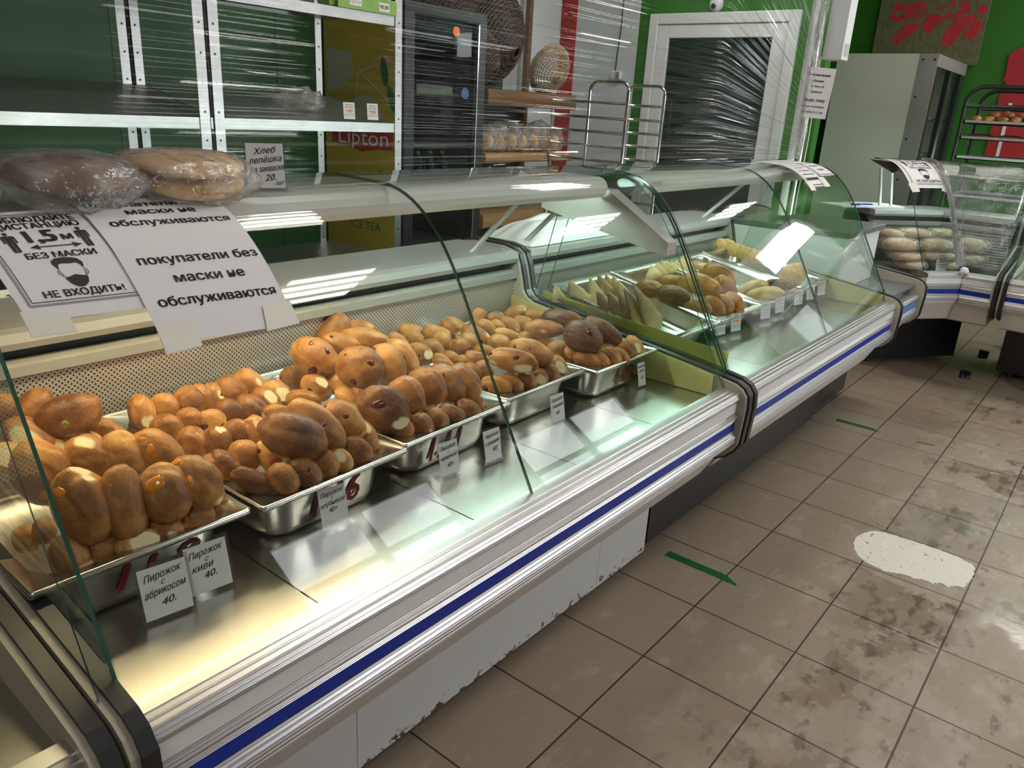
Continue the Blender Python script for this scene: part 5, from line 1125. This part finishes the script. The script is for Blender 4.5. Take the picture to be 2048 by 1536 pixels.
# ------------------------------------------------------------------ things on and behind the counters
def cloth_bag():
    b = MB(); r = np.random.default_rng(21); ph = r.uniform(0, 6.28, 6)
    def top(i, j):
        x = 2.06+.80*i; y = 1.565+.23*j; e = min(1, i/.12, (1-i)/.25, j/.15, (1-j)/.15); e = max(0, e)
        h = .05*e**.6*(1+.25*math.sin(i*9+ph[0])+.2*math.sin(j*8+i*5+ph[1])+.12*math.sin(i*23+ph[2])+.10*math.sin(j*19+i*11+ph[3]))
        return (x, y, .9185+h)
    b.grid(top, 48, 20); o = b.build('plastic_bag', 'cloth'); tag(o, 'white plastic bag with blue marks lying on the second counter ledge', 'bag')
    q = MB()
    for (i, j), s_ in (((.40, .45), .030), ((.55, .35), .022), ((.62, .62), .045), ((.48, .75), .03)):
        p = Vector(top(i, j)); q.add([p+Vector((-s_, -.004, .004)), p+Vector((s_, -.010, .005)), p+Vector((s_*.7, .006, .006)), p+Vector((-s_*.4, .014, .006))], [(0, 1, 2, 3)])
    q.build('blue_print', 'blueprint', o)
cloth_bag()
def microwave():
    t = thing('microwave', (.62, 2.1, .70), 'black microwave with a 25L sticker behind the nearest counter', 'microwave')
    MB().box(.36, .90, 1.95, 2.32, .705, .99, bev=.008).build('casing', 'black', t)
    MB().box(.40, .74, 1.942, 1.951, .735, .965, bev=.003).build('door_window', 'doorglass', t)
    MB().box(.60, .665, 1.938, 1.943, .862, .905).build('sticker', 'offwhite', t)
    q = MB(); put_text(q, '25L', .632, .884, .042, lambda u, v: (u, 1.9372, v), 0, .2); q.build('sticker_print', 'ink', t)
    tb = thing('work_table', (.55, 2.12, 0), 'low steel work table under the microwave', 'table')
    MB().box(.10, 1.0, 1.92, 2.42, .672, .700, bev=.003).build('table_top', 'dullsteel', tb)
    for x in (.14, .96):
        for y in (1.96, 2.38): MB().box(x-.018, x+.018, y-.018, y+.018, 0, .672).build('leg', 'dullsteel', tb)
microwave()
def papers():
    for i, (c, rz, lb) in enumerate((((4.95, 1.39), -.55, 'white papers under the pen on the corner ledge'), ((5.10, 1.30), -.75, 'loose white sheet right of the pen on the corner ledge'))):
        b = MB(); cr, sr = math.cos(rz), math.sin(rz); T = lambda v: Vector((c[0]+v.x*cr-v.y*sr, c[1]+v.x*sr+v.y*cr, v.z))
        b.box(-.14, .14, -.10, .10, .918, .924+.004*i, T=T); o = b.build('paper_sheet', 'paper'); tag(o, lb, 'paper')
    t = MB().tube([(4.90, 1.37, .930), (5.03, 1.29, .930)], .006, 8).build('pen', 'blue'); tag(t, 'blue pen on the papers', 'pen')
papers()

# ------------------------------------------------------------------ metal shelving with its contents
def rack():
    root = thing('shelf_rack', (1.4, 2.85, 0), 'slotted metal shelving against the green wall', 'shelf')
    def post(x0, y0, w, flip, nm='post'):
        b = MB(); b.box(x0, x0+w, y0, y0+.003, 0, 2.3); b.box(x0 if flip else x0+w-.003, x0+.003 if flip else x0+w, y0, y0+.035, 0, 2.3)
        p = b.build(nm, 'shelfsteel', root); h = MB()
        for k in range(24):
            z = .06+k*.094; xx = x0+w*.5
            h.tube([(xx, y0-.0012, z), (xx, y0+.0005, z)], .0042, 8)
        h.build('post_holes', 'rubber', p)
    for x0, fl in ((.62, True), (1.500, False), (1.552, True), (2.400, False)): post(x0, 2.60, .040, fl)
    for x0, fl in ((.55, True), (1.468, False), (1.516, True), (2.345, False)): post(x0, 3.06, .036, fl)
    for i, (z, tl) in enumerate(((.35, 0), (.66, 0), (.93, 0), (1.226, .095), (1.644, 0), (2.1, 0))):
        b = MB(); zf = z
        b.extrude([(2.604, zf), (2.604, zf+.037), (2.612, zf+.037), (3.05, zf+.037+tl), (3.055, zf+.034+tl), (2.620, zf+.033), (2.620, zf)], lambda y, zz, e: (.60 if e == 0 else 1.55, y, zz)); b.build('shelf', 'shelfsteel', root)
        b = MB(); b.extrude([(2.604, zf), (2.604, zf+.037), (2.612, zf+.037), (3.05, zf+.037+tl), (3.055, zf+.034+tl), (2.620, zf+.033), (2.620, zf)], lambda y, zz, e: (1.56 if e == 0 else 2.405, y, zz)); b.build('shelf', 'shelfsteel', root)
    for (x, lb, op) in ((2.175, 'printed price tag with orange label at the left on the shelf', (.12, .50)), (2.300, 'printed price tag with orange label at the right on the shelf', (.10, .48))):
        price_tag((x, 2.625), .060, .075, .10, -.15, [('пирожок с', 0, .86, .62, .075), ('картофелем', 0, .72, .70, .075), ('1 шт', -.22, .52, .28, .08), ('состав: мука', 0, .30, .86, .045), ('картофель, соль', 0, .20, .86, .045)], lb, 'price tags on the metal shelf', z=1.262, shear=0, mat='ink', orange=op, raise_=.012)
    b = MB(); b.ball((2.06, 2.80, 1.335), (.085, .10, .045), 30, 20, fn=crumpled(lambda d: 1, 3, .16)); o = b.build('plastic_bag', 'bag'); tag(o, 'crumpled clear bag lying on the metal shelf', 'bag', None)
    # green and black juice packs at the top, with a printed shelf price
    for i, (x, mt, lb) in enumerate(((2.135, 'leafpack', 'light green pack at the left of the top shelf'), (2.255, 'leafpack', 'light green pack with the price strip on the top shelf'), (2.365, 'black', 'black pack with a fruit picture on the top shelf'))):
        t = thing('drink_pack', (x, 2.66, 1.686), lb, 'packet', 'packs on the top shelf')
        MB().box(x-.052, x+.052, 2.625, 2.70, 1.686, 1.86, bev=.004).build('carton', mt, t)
        MB().box(x-.03, x+.03, 2.6225, 2.6255, 1.73, 1.755).build('front_label', 'paper', t)
        if i == 2:
            q = MB(); q.ball((x, 2.623, 1.715), (.026, .004, .024), 14, 8); q.build('fruit_picture', 'orange', t)
    st = MB().box(2.10, 2.40, 2.594, 2.600, 1.682, 1.735).build('price_strip', 'leafpack'); tag(st, 'green price strip on the edge of the top shelf', 'label')
    q = MB().box(2.155, 2.215, 2.5925, 2.5945, 1.695, 1.722).box(2.305, 2.36, 2.5925, 2.5945, 1.690, 1.722).build('white_field', 'paper', st)
    q = MB(); put_text(q, '90.00', 2.332, 1.706, .045, lambda u, v: (u, 2.592, v), .02); put_text(q, 'сок 0.2л', 2.185, 1.708, .05, lambda u, v: (u, 2.592, v), 0); q.build('print', 'ink', st)
M['leafpack'] = plain('light_green_print', (0.22, 0.40, 0.06), 0.4, 0, 0.2, 20)
rack()

# ------------------------------------------------------------------ drinks refrigerator with the yellow side
def drink_fridge():
    x0, x1, y0, y1, H = 3.02, 3.66, 3.20, 3.86, 1.845
    t = thing('drinks_fridge', ((x0+x1)/2, 3.5, 0), 'drinks fridge with a yellow printed side and a black glass door', 'fridge')
    b = MB(); b.box(x0, x0+.03, y0+.05, y1, 0, H).box(x1-.03, x1, y0+.05, y1, 0, H).box(x0+.03, x1-.03, y1-.03, y1, 0, H).box(x0+.03, x1-.03, y0+.05, y1-.03, 0, .3).box(x0+.03, x1-.03, y0+.05, y1-.03, H-.16, H)
    b.build('cabinet', 'black', t)
    sd = MB().box(x0-.003, x0, y0+.05, y1, .02, H-.01).build('printed_side', 'yellow', t)
    F = lambda y, z: (x0-.0045, y, z)
    q = MB(); put_poly(q, [(3.80, 1.205), (3.28, 1.225), (3.28, 1.10), (3.42, 1.095), (3.54, 1.075), (3.66, 1.10), (3.80, 1.115)], F); q.build('red_logo_field', 'red', sd)
    G = lambda u, v: (x0-.0060, 3.53-u, v)
    q = MB(); put_text(q, 'Lipton', .0, 1.155, .42, G, 0, height=.088); q.build('logo_lettering', 'offwhite', sd)
    q = MB(); put_text(q, 'ICE TEA', .02, .665, .26, G, 0, height=.048); q.build('blue_lettering', 'blueprint', sd)
    q = MB()
    put_poly(q, [(3.83, 1.62), (3.62, 1.60), (3.60, 1.50), (3.66, 1.44), (3.74, 1.40), (3.83, 1.38)], F)
    for cy, cz, r_ in ((3.52, 1.235, .16),): put_poly(q, [(cy+r_*math.cos(a*PI/12), cz+r_*.9*math.sin(a*PI/12)) for a in range(13)], F)
    q.build('pale_print', 'palegrey', sd)
    for (cy, cz, a) in ((3.35, 1.50, 1.35), (3.29, 1.36, 1.15)):
        q = MB(); pts = [(cy+.075*math.cos(u)*math.cos(a)-.028*math.sin(u)*math.sin(a), cz+.075*math.cos(u)*math.sin(a)+.028*math.sin(u)*math.cos(a)) for u in [2*PI*i/18 for i in range(18)]]
        put_poly(q, pts, lambda y, z: (x0-.0065, y, z)); q.build('leaf_print', 'leaf', sd)
    q = MB()
    for a, c in (((3.30, 1.56), (3.62, 1.48)), ((3.56, 1.49), (3.60, 1.30)), ((3.55, 1.50), (3.28, 1.33))): put_line(q, a, c, .004, lambda y, z: (x0-.0062, y, z))
    q.build('pale_lines', 'offwhite', sd)
    # door
    b = MB(); b.box(x0, x0+.07, y0, y0+.05, .08, H).box(x1-.07, x1, y0, y0+.05, .08, H).box(x0+.07, x1-.07, y0, y0+.05, H-.05, H).box(x0+.07, x1-.07, y0, y0+.05, .08, .2)
    d = b.build('door', 'black', t); MB().box(x0+.07, x1-.07, y0+.02, y0+.026, .2, H-.05).build('door_pane', 'fridgeglass', d)
    MB().box(x1-.074, x1-.066, y0-.006, y0+.002, .2, H-.06).build('door_trim', 'chrome', d)
    q = MB().box(x0+.09, x1-.09, y0+.055, y0+.06, H-.155, H-.06).build('header_panel', 'headerred', t)
    g = MB(); g.ball((x1-.20, y0+.052, H-.105), (.030, .006, .028), 16, 10); g.build('header_lamp', 'bulb', t)
    for z in (.55, .85, 1.12, 1.40):
        MB().box(x0+.035, x1-.035, y0+.09, y1-.04, z, z+.012).build('shelf', 'dullsteel', t)
    MB().box(x0+.16, x1-.20, y0+.07, y0+.075, 1.40, 1.45).build('shelf_label', 'palegrey', t)
    bk = MB().box(x0+.031, x1-.031, y1-.036, y1-.031, .3, H-.16).build('inner_back', 'fridgeinner', t)
    q = MB(); q.tube([(x1-.15, y0+.018, 1.42), (x1-.15, y0+.016, 1.42)], .030, 20); s_ = q.build('round_sticker', 'blueprint', d)
    prof = [(.001, 0), (.045, .0), (.047, .08), (.047, .19), (.040, .23), (.018, .28), (.016, .31), (.001, .31)]
    def bottle(x, y, z, k, lb, mt='rye'):
        tt = thing('bottle', (x, y, z), lb, 'bottle', 'bottles in the drinks fridge'); b = MB()
        b.grid(lambda i, j: (x+math.cos(2*PI*i)*np.interp(j*7, range(8), [p[0] for p in prof])*k, y+math.sin(2*PI*i)*np.interp(j*7, range(8), [p[0] for p in prof])*k, z+np.interp(j*7, range(8), [p[1] for p in prof])*k), 18, 14)
        b.build('bottle_body', mt, tt); MB().tube([(x, y, z+.30*k), (x, y, z+.325*k)], .017*k, 12).build('cap', 'yellow', tt)
    bottle(x0+.14, 3.33, 1.133, .83, 'tall dark bottle with a yellow cap at the left of the drinks fridge', 'rye')
    for i in range(4): bottle(x0+.13+.10*i, 3.33, .863, .72, ['first', 'second', 'third', 'fourth'][i]+' dark bottle from left on the lower fridge shelf', 'black')
M['headerred'] = plain('dim_header', (0.16, 0.035, 0.03), 0.4, 0, 0.3, 8)
M['fridgeinner'] = plain('fridge_liner', (0.50, 0.56, 0.56), 0.5)
drink_fridge()

# ------------------------------------------------------------------ wooden bread stand, baskets, bagged loaves
def bread_stand():
    x0, x1, y0, y1 = 3.93, 4.93, 3.40, 3.90
    t = thing('bread_stand', (4.4, 3.6, 0), 'wooden bread stand with thick board shelves beside the drinks fridge', 'shelf')
    for i, (z, th, mt) in enumerate(((1.366, .10, 'darkwood'), (1.012, .06, 'wood'), (.585, .095, 'wood'), (.2, .06, 'wood'))):
        b = MB(); prof = [(y1, z), (y0+.02, z), (y0+.004, z+.01), (y0, z+th*.5), (y0+.004, z+th-.01), (y0+.02, z+th), (y1, z+th)]
        b.extrude(prof, lambda y, zz, e: (x0 if e == 0 else x1-(.06 if y < y0+.01 else .0), y, zz)); b.build('shelf_board', mt, t)
    for x in (x0+.02, x1-.06):
        MB().box(x, x+.04, y1-.05, y1-.01, 0, 2.2).build('upright', 'darkwood', t)
    MB().box(x0, x1, y1-.01, y1, .2, 1.37).build('back_board', 'darkmetal', t)
bread_stand()
def basket(c, R, axis_tilt, lb, mt='wicker', nr=16, nh=13, yaw=0.0):
    """open woven basket: R=(rx,ry,depth); opening faces along local +z, tilted towards the room"""
    t = thing('wicker_basket', c, lb, 'basket', 'wicker baskets on the bread stand')
    m = Matrix.Rotation(yaw, 3, 'Z') @ Matrix.Rotation(axis_tilt, 3, 'X'); T = lambda p: tuple(Vector(c)+m @ Vector(p))
    def S(u, v, k=1.0):
        a = 2*PI*u; h = math.sin(v*PI/2)
        return (math.cos(a)*R[0]*h**.7*k, math.sin(a)*R[1]*h**.7*k, -R[2]*(1-v)**1.0*1.0)
    b = MB()
    for k in range(nh):
        v = (k+.6)/nh
        b.tube([T((S(i/40, v)[0]*(1+.018*(-1)**i), S(i/40, v)[1]*(1+.018*(-1)**i), S(i/40, v)[2])) for i in range(40)], .0055, 5, closed=True)
    b.build('woven_strands', mt, t)
    b = MB()
    for i in range(nr*2): b.tube([T(S(i/(nr*2), (j+.2)/10, .99)) for j in range(10)], .0035, 5)
    b.build('ribs', mt, t)
    b = MB(); b.tube([T((math.cos(2*PI*i/48)*R[0]*1.02, math.sin(2*PI*i/48)*R[1]*1.02, .004*math.sin(i*2.2))) for i in range(48)], .011, 7, closed=True); b.build('rim', mt, t)
    if mt == 'wicker':
        b = MB(); b.grid(lambda i, j: T(S(i, j*.97+.02, .965)), 32, 12); b.build('basket_wall', 'darkwicker', t)
M['darkwicker'] = plain('dark_wicker', (0.03, 0.019, 0.013), 0.7, 0, 0.3, 80)
basket((4.34, 3.80, 1.800), (.26, .33, .30), -1.25, 'big dark oval basket standing up at the back of the stand', 'wicker', 18, 16)
basket((4.06, 3.62, 1.640), (.16, .172, .16), -1.2, 'dark basket at the front left beside the fridge', 'wicker', 14, 12, .2)
basket((4.76, 3.56, 1.630), (.150, .165, .14), -1.15, 'pale round basket leaning at the right end of the stand', 'palewicker', 14, 11, -.35)
basket((4.02, 3.82, 1.97), (.24, .17, .16), -1.1, 'shallow dark basket on top of the pile', 'wicker', 14, 9)
for i in range(7):
    x = 4.03+i*.122
    loaf_bag((x, 3.52, 1.073), .105, .20, .17+.03*((i*37) % 3)/2, f'bagged loaf standing on the wooden stand, {ORD[i]} from left', [(0, 0, .003, .085, .16, .12)], 'bagged loaves on the wooden stand', .15*(-1)**i, 60+i, 'bagged_bread', .07, 'loaf' if i % 3 else 'flat')
# steel trolley in front of the white wall
def trolley():
    t = thing('bakery_trolley', (4.62, 3.1, 0), 'empty tubular steel bakery trolley before the white wall', 'trolley')
    def arch(x, ya, yb_, top):
        r = .06; pts = [(x, ya, .12), (x, ya, top-r)]+[(x, ya-r+r*math.cos(a), top-r+r*math.sin(a)) for a in [PI/2*k/6 for k in range(1, 7)]]+[(x, yb_+r-r*math.sin(a), top-r+r*math.cos(a)) for a in [PI/2*k/6 for k in range(0, 7)]]+[(x, yb_, .12)]
        return pts
    for x, top in ((4.60, 1.552), (5.08, 1.552)):
        MB().tube(arch(x, 3.085, 2.785, top), .011, 8).build('end_frame', 'chrome', t)
    MB().tube([(4.60, 3.385, .12), (4.60, 3.385, 1.37)], .010, 8).build('post', 'chrome', t)
    for k, z in enumerate((1.42, 1.325, 1.235, 1.145, 1.05, .95, .85, .75)):
        ya = 3.085 if k == 7 else 3.385
        MB().tube([(4.60, 2.785, z), (4.60, ya, z+.004)], .010, 8).build('rung', 'chrome', t); MB().tube([(5.08, 2.785, z), (5.08, 3.085, z)], .010, 8).build('rung', 'chrome', t)
    for y in (2.80, 3.07):
        MB().tube([(4.60, y, .15), (5.08, y, .15)], .011, 8).build('base_rail', 'chrome', t)
        for x in (4.60, 5.08):
            w = MB(); w.tube([(x-.012, y, .055), (x+.012, y, .055)], .055, 16); w.build('castor', 'rubber', t)
trolley()
def wall_bits():
    t = thing('socket_box', (5.38, 3.385, 1.61), 'grey wall socket box on the white wall', 'socket')
    MB().box(5.36, 5.398, 3.345, 3.425, 1.605, 1.665, bev=.006).build('socket_cover', 'offwhite', t); MB().box(5.352, 5.361, 3.345, 3.378, 1.612, 1.655, bev=.003).build('plug', 'dullsteel', t)
    o = MB().tube([(5.385, 3.400, 1.665), (5.385, 3.396, 1.78), (5.387, 3.385, 1.95), (5.387, 3.383, 2.2), (5.387, 3.38, 2.94)], .005, 6).build('cable', 'rubber'); tag(o, 'black cable running down the white wall to the socket', 'cable')
    t = thing('dome_camera', (5.385, 2.64, 2.10), 'white dome sensor above the service door', 'camera')
    b = MB(); b.ball((5.385, 2.64, 2.10), (.035, .05, .05), 18, 12); b.build('dome', 'offwhite', t); b = MB(); b.ball((5.352, 2.645, 2.085), (.008, .018, .018), 12, 8); b.build('lens', 'rubber', t)
wall_bits()

# ------------------------------------------------------------------ far end of the shop
def tall_fridge():
    x0, x1, y0, y1, H = 6.69, 7.74, 1.47, 2.19, 1.90
    t = thing('display_fridge', ((x0+x1)/2, 1.8, 0), 'tall cream display fridge with a dark glass front under the poppy painting', 'fridge')
    b = MB(); b.box(x0, x0+.04, y0+.04, y1, .1, H).box(x1-.04, x1, y0+.04, y1, .1, H).box(x0+.04, x1-.04, y1-.04, y1, .1, H).box(x0+.04, x1-.04, y0+.04, y1-.04, H-.06, H).box(x0+.04, x1-.04, y0+.04, y1-.04, .1, .3); b.build('cabinet', 'fridgecream', t)
    b = MB(); b.box(x0-.004, x0-.0005, y0, y0+.125, .1, H).box(x0, x0+.02, y0, y0+.04, .1, H); p = b.build('steel_corner', 'alu', t)
    s_ = MB()
    for z in (1.86, 1.6, 1.3, 1.0):
        for y in ((y0+.10, y0+.02) if z > 1.8 else (y0+.10,)): s_.tube([(x0-.007, y, z), (x0-.003, y, z)], .008, 10)
    s_.build('screws', 'darkmetal', p)
    MB().box(x0+.02, x1, y0-.002, y0+.038, H-.085, H).build('top_trim', 'dullsteel', t)
    b = MB(); xm = (x0+x1)/2
    for a, c in ((x0+.02, x0+.09), (xm-.03, xm+.06), (x1-.14, x1-.01)): b.box(a, c, y0, y0+.035, .3, H-.085)
    b.build('door_frame', 'black', t)
    for a, c in ((x0+.09, xm-.03), (xm+.06, x1-.14)): MB().box(a, c, y0+.012, y0+.018, .3, H-.085).build('door_pane', 'clearpane', t)
    MB().box(xm+.005, xm+.014, y0-.008, y0-.002, .35, H-.12).build('door_trim', 'chrome', t)
    MB().box(x0+.041, x1-.041, y1-.05, y1-.041, .3, H-.06).build('inner_back', 'rubber', t)
    for z in (.62, .92, 1.18, 1.45): MB().box(x0+.045, x1-.045, y0+.06, y1-.05, z, z+.015).build('shelf', 'dullsteel', t)
    k = 0
    for z in (.936, 1.196, 1.466):
        for j in range(3):
            k += 1; x = x0+.14+j*.14; hh = .13+.03*((k*5) % 3)
            tt = thing('packet', (x, y0+.20, z), f'white and red packet in the tall fridge, {ORD[j]} on the {"lower" if z < 1 else "middle" if z < 1.3 else "upper"} shelf', 'packet', 'packets in the tall fridge')
            MB().box(x-.055, x+.055, y0+.14, y0+.26, z, z+hh, bev=.004).build('carton', 'offwhite', tt); MB().box(x-.055, x+.055, y0+.137, y0+.1395, z+.02, z+hh*.55).build('red_panel', 'red', tt)
tall_fridge()
def painting():
    x, ya, yb_, za, zb_ = 7.79, 1.41, 2.255, 1.90, 2.62
    t = thing('poppy_painting', (x-.01, (ya+yb_)/2, za), 'unframed painting of red poppies in a meadow on the green wall', 'painting')
    MB().box(x-.025, x, ya, yb_, za, zb_).build('canvas', 'field', t)
    r = random.Random(12); q = MB()
    def flower(y, z, s_):
        n = 26; w = [r.uniform(.82, 1.15) for _ in range(n)]
        pts = [(y+s_*w[i]*math.cos(2*PI*i/n)*(1+.14*math.cos(4*PI*i/n+1)), z+s_*.9*w[i]*math.sin(2*PI*i/n)) for i in range(n)]
        q.add([(x-.0255-r.uniform(0, .002), a, b_) for a, b_ in pts], [tuple(range(n))])
    for y, z, s_ in ((2.06, 2.10, .045), (2.0, 2.17, .06), (1.96, 2.19, .045), (1.83, 2.21, .062), (1.66, 2.09, .05), (1.64, 2.15, .06), (1.61, 2.20, .055), (1.50, 2.15, .055), (1.54, 2.24, .05), (1.47, 2.20, .04)): flower(y, z, s_)
    for i in range(46):
        z = r.uniform(2.25, 2.37); flower(r.uniform(1.45, 2.2), z, r.uniform(.014, .034))
    q.build('poppies', 'poppy', t)
painting()
def red_letter():
    P = [(1.02, 2.10), (1.10, 2.05), (1.194, 1.988), (1.183, 1.823), (1.196, 1.792), (1.165, 1.774), (1.165, 1.70), (1.19, 1.68), (1.192, 1.20), (1.0, 1.20), (.80, 1.20), (.80, 2.10)]
    b = MB(); b.extrude(P, lambda y, z, e: (7.798-.012*e, y, z)); o = b.build('wall_banner', 'red'); tag(o, 'big red cut-out shape on the green end wall behind trays', 'banner')
    MB().box(7.782, 7.785, 1.085, 1.11, 1.2, 1.62).build('white_stripe', 'white', o)
red_letter()
def tray_trolley():
    t = thing('tray_trolley', (6.3, .85, 0), 'dark tray trolley with pastries at the far right', 'trolley')
    for x in (6.10, 6.62):
        r = .10; ya, yb_, top = 1.115, .50, 1.655
        pts = [(x, ya, .1), (x, ya, top-r)]+[(x, ya-r+r*math.cos(a), top-r+r*math.sin(a)) for a in [PI/2*k/6 for k in range(1, 7)]]+[(x, yb_+r-r*math.sin(a), top-r+r*math.cos(a)) for a in [PI/2*k/6 for k in range(0, 7)]]+[(x, yb_, .1)]
        MB().tube(pts, .013, 8).build('end_frame', 'darkmetal', t)
        MB().tube([(x, ya, 1.535), (x, yb_, 1.535)], .012, 8).build('cross_bar', 'darkmetal', t)
    for y in (.52, 1.10): MB().tube([(6.10, y, .14), (6.62, y, .14)], .012, 8).build('base_rail', 'darkmetal', t)
    for x in (6.10, 6.62):
        for y in (.50, 1.115): w = MB(); w.tube([(x, y-.012, .05), (x, y+.012, .05)], .05, 14); w.build('castor', 'rubber', t)
    zs = (1.425, 1.325, 1.20, 1.08, .95)
    for k, z in enumerate(zs):
        tr = thing('baking_tray', (6.36, .81, z), f'dark baking tray, {ORD[k]} from the top of the far trolley', 'tray', 'baking trays on the far trolley')
        MB().box(6.09, 6.63, .515, 1.10, z, z+.006).build('tray_sheet', 'darkmetal', tr)
        b = MB()
        for a in ((6.09, 6.10, .515, 1.10), (6.62, 6.63, .515, 1.10), (6.09, 6.63, .515, .522), (6.09, 6.63, 1.093, 1.10)): b.box(*a, z, z+.022)
        b.build('tray_rim', 'dullsteel', tr)
    n = 0
    for j in range(7):
        y = 1.045-j*.078
        bun(0, (6.16, y, 1.452), Quaternion((0, 0, 1), .15*(-1)**j+.2), .12, .072, .055, .55, (), f'golden pastry in the front row of the top tray, {ORD[j]} from left', 'pastries on the far trolley', name='pastry', cat='pastry')
    for j in range(5):
        bun(0, (6.24, .96-j*.085, 1.478), Quaternion((0, 0, 1), .3), .13, .085, .06, .66, (), f'darker pastry behind the front row of the top tray, {ORD[j]} from left', 'pastries on the far trolley', name='pastry', cat='pastry')
    for j in range(3):
        bun(0, (6.2, 1.0-j*.17, 1.348), Quaternion((0, 0, 1), 1.6), .16, .11, .034, .9, (), f'flat dark bread on the second tray, {ORD[j]} from left', 'pastries on the far trolley', name='pastry', cat='pastry')
tray_trolley()

# ------------------------------------------------------------------ marks lying on the floor
def tape_strip(a, c, w, lb, ragged, seed):
    r = random.Random(seed); A, Cc = Vector(a+(0,)), Vector(c+(0,)); d = (Cc-A).normalized(); n = Vector((-d.y, d.x, 0)); L = (Cc-A).length
    k = 24; lft = [A+d*L*i/k+n*(w/2+r.uniform(-.0008, .0008)) for i in range(k+1)]; rgt = [A+d*(L*i/k)-n*(w/2+r.uniform(-.0008, .0008)) for i in range(k+1)]
    if ragged:
        for q in range(4): lft[k-q] = lft[k-q]-n*w*(.75-.19*q)-d*r.uniform(0, .01)
    b = MB(); b.add([tuple(p+Vector((0, 0, .0012))) for p in lft]+[tuple(p+Vector((0, 0, .0012))) for p in rgt]+[tuple(p+Vector((0, 0, .0002))) for p in lft]+[tuple(p+Vector((0, 0, .0002))) for p in rgt],
        [(i+k+1, i+k+2, i+1, i) for i in range(k)]+[(i, i+1, i+2*k+3, i+2*k+2) for i in range(k)]+[(i+k+2, i+k+1, i+3*k+3, i+3*k+4) for i in range(k)])
    o = b.build('floor_tape', 'greentape'); tag(o, lb, 'tape', 'green tape marks on the floor')
tape_strip((2.085, .945), (2.085, .695), .034, 'green tape strip on the floor nearest the white base panel', True, 1)
tape_strip((3.785, .930), (3.788, .725), .034, 'green tape strip on the floor before the black base panels', True, 2)
tape_strip((3.785, .565), (3.790, .490), .010, 'short thin scrap of green tape on the floor', False, 3)
def floor_sticker():
    P = [(2.760, .455), (2.742, .478), (2.70, .497), (2.655, .507), (2.61, .503), (2.565, .488), (2.530, .465), (2.505, .435), (2.498, .40), (2.492, .37), (2.505, .34), (2.520, .315), (2.512, .285), (2.530, .262), (2.522, .235), (2.548, .22), (2.54, .195), (2.565, .175), (2.575, .152), (2.605, .150), (2.640, .145), (2.690, .142), (2.730, .150), (2.752, .162), (2.765, .20), (2.775, .26), (2.772, .34), (2.768, .40)]
    r = random.Random(4); out = []
    for i in range(len(P)):
        a, c = P[i], P[(i+1) % len(P)]
        for k in range(6):
            j = .0035 if i > 10 else .0015
            out.append((a[0]+(c[0]-a[0])*k/6+r.uniform(-j, j), a[1]+(c[1]-a[1])*k/6+r.uniform(-j, j)))
    b = MB(); b.extrude(out, lambda x, y, e: (x, y, .0003+.0009*e)); o = b.build('floor_sticker', 'sticker'); tag(o, 'worn white sticker with holes on the wet floor tiles', 'sticker')
floor_sticker()

for _o in bpy.data.objects:
    if '_p' in _o: del _o['_p']
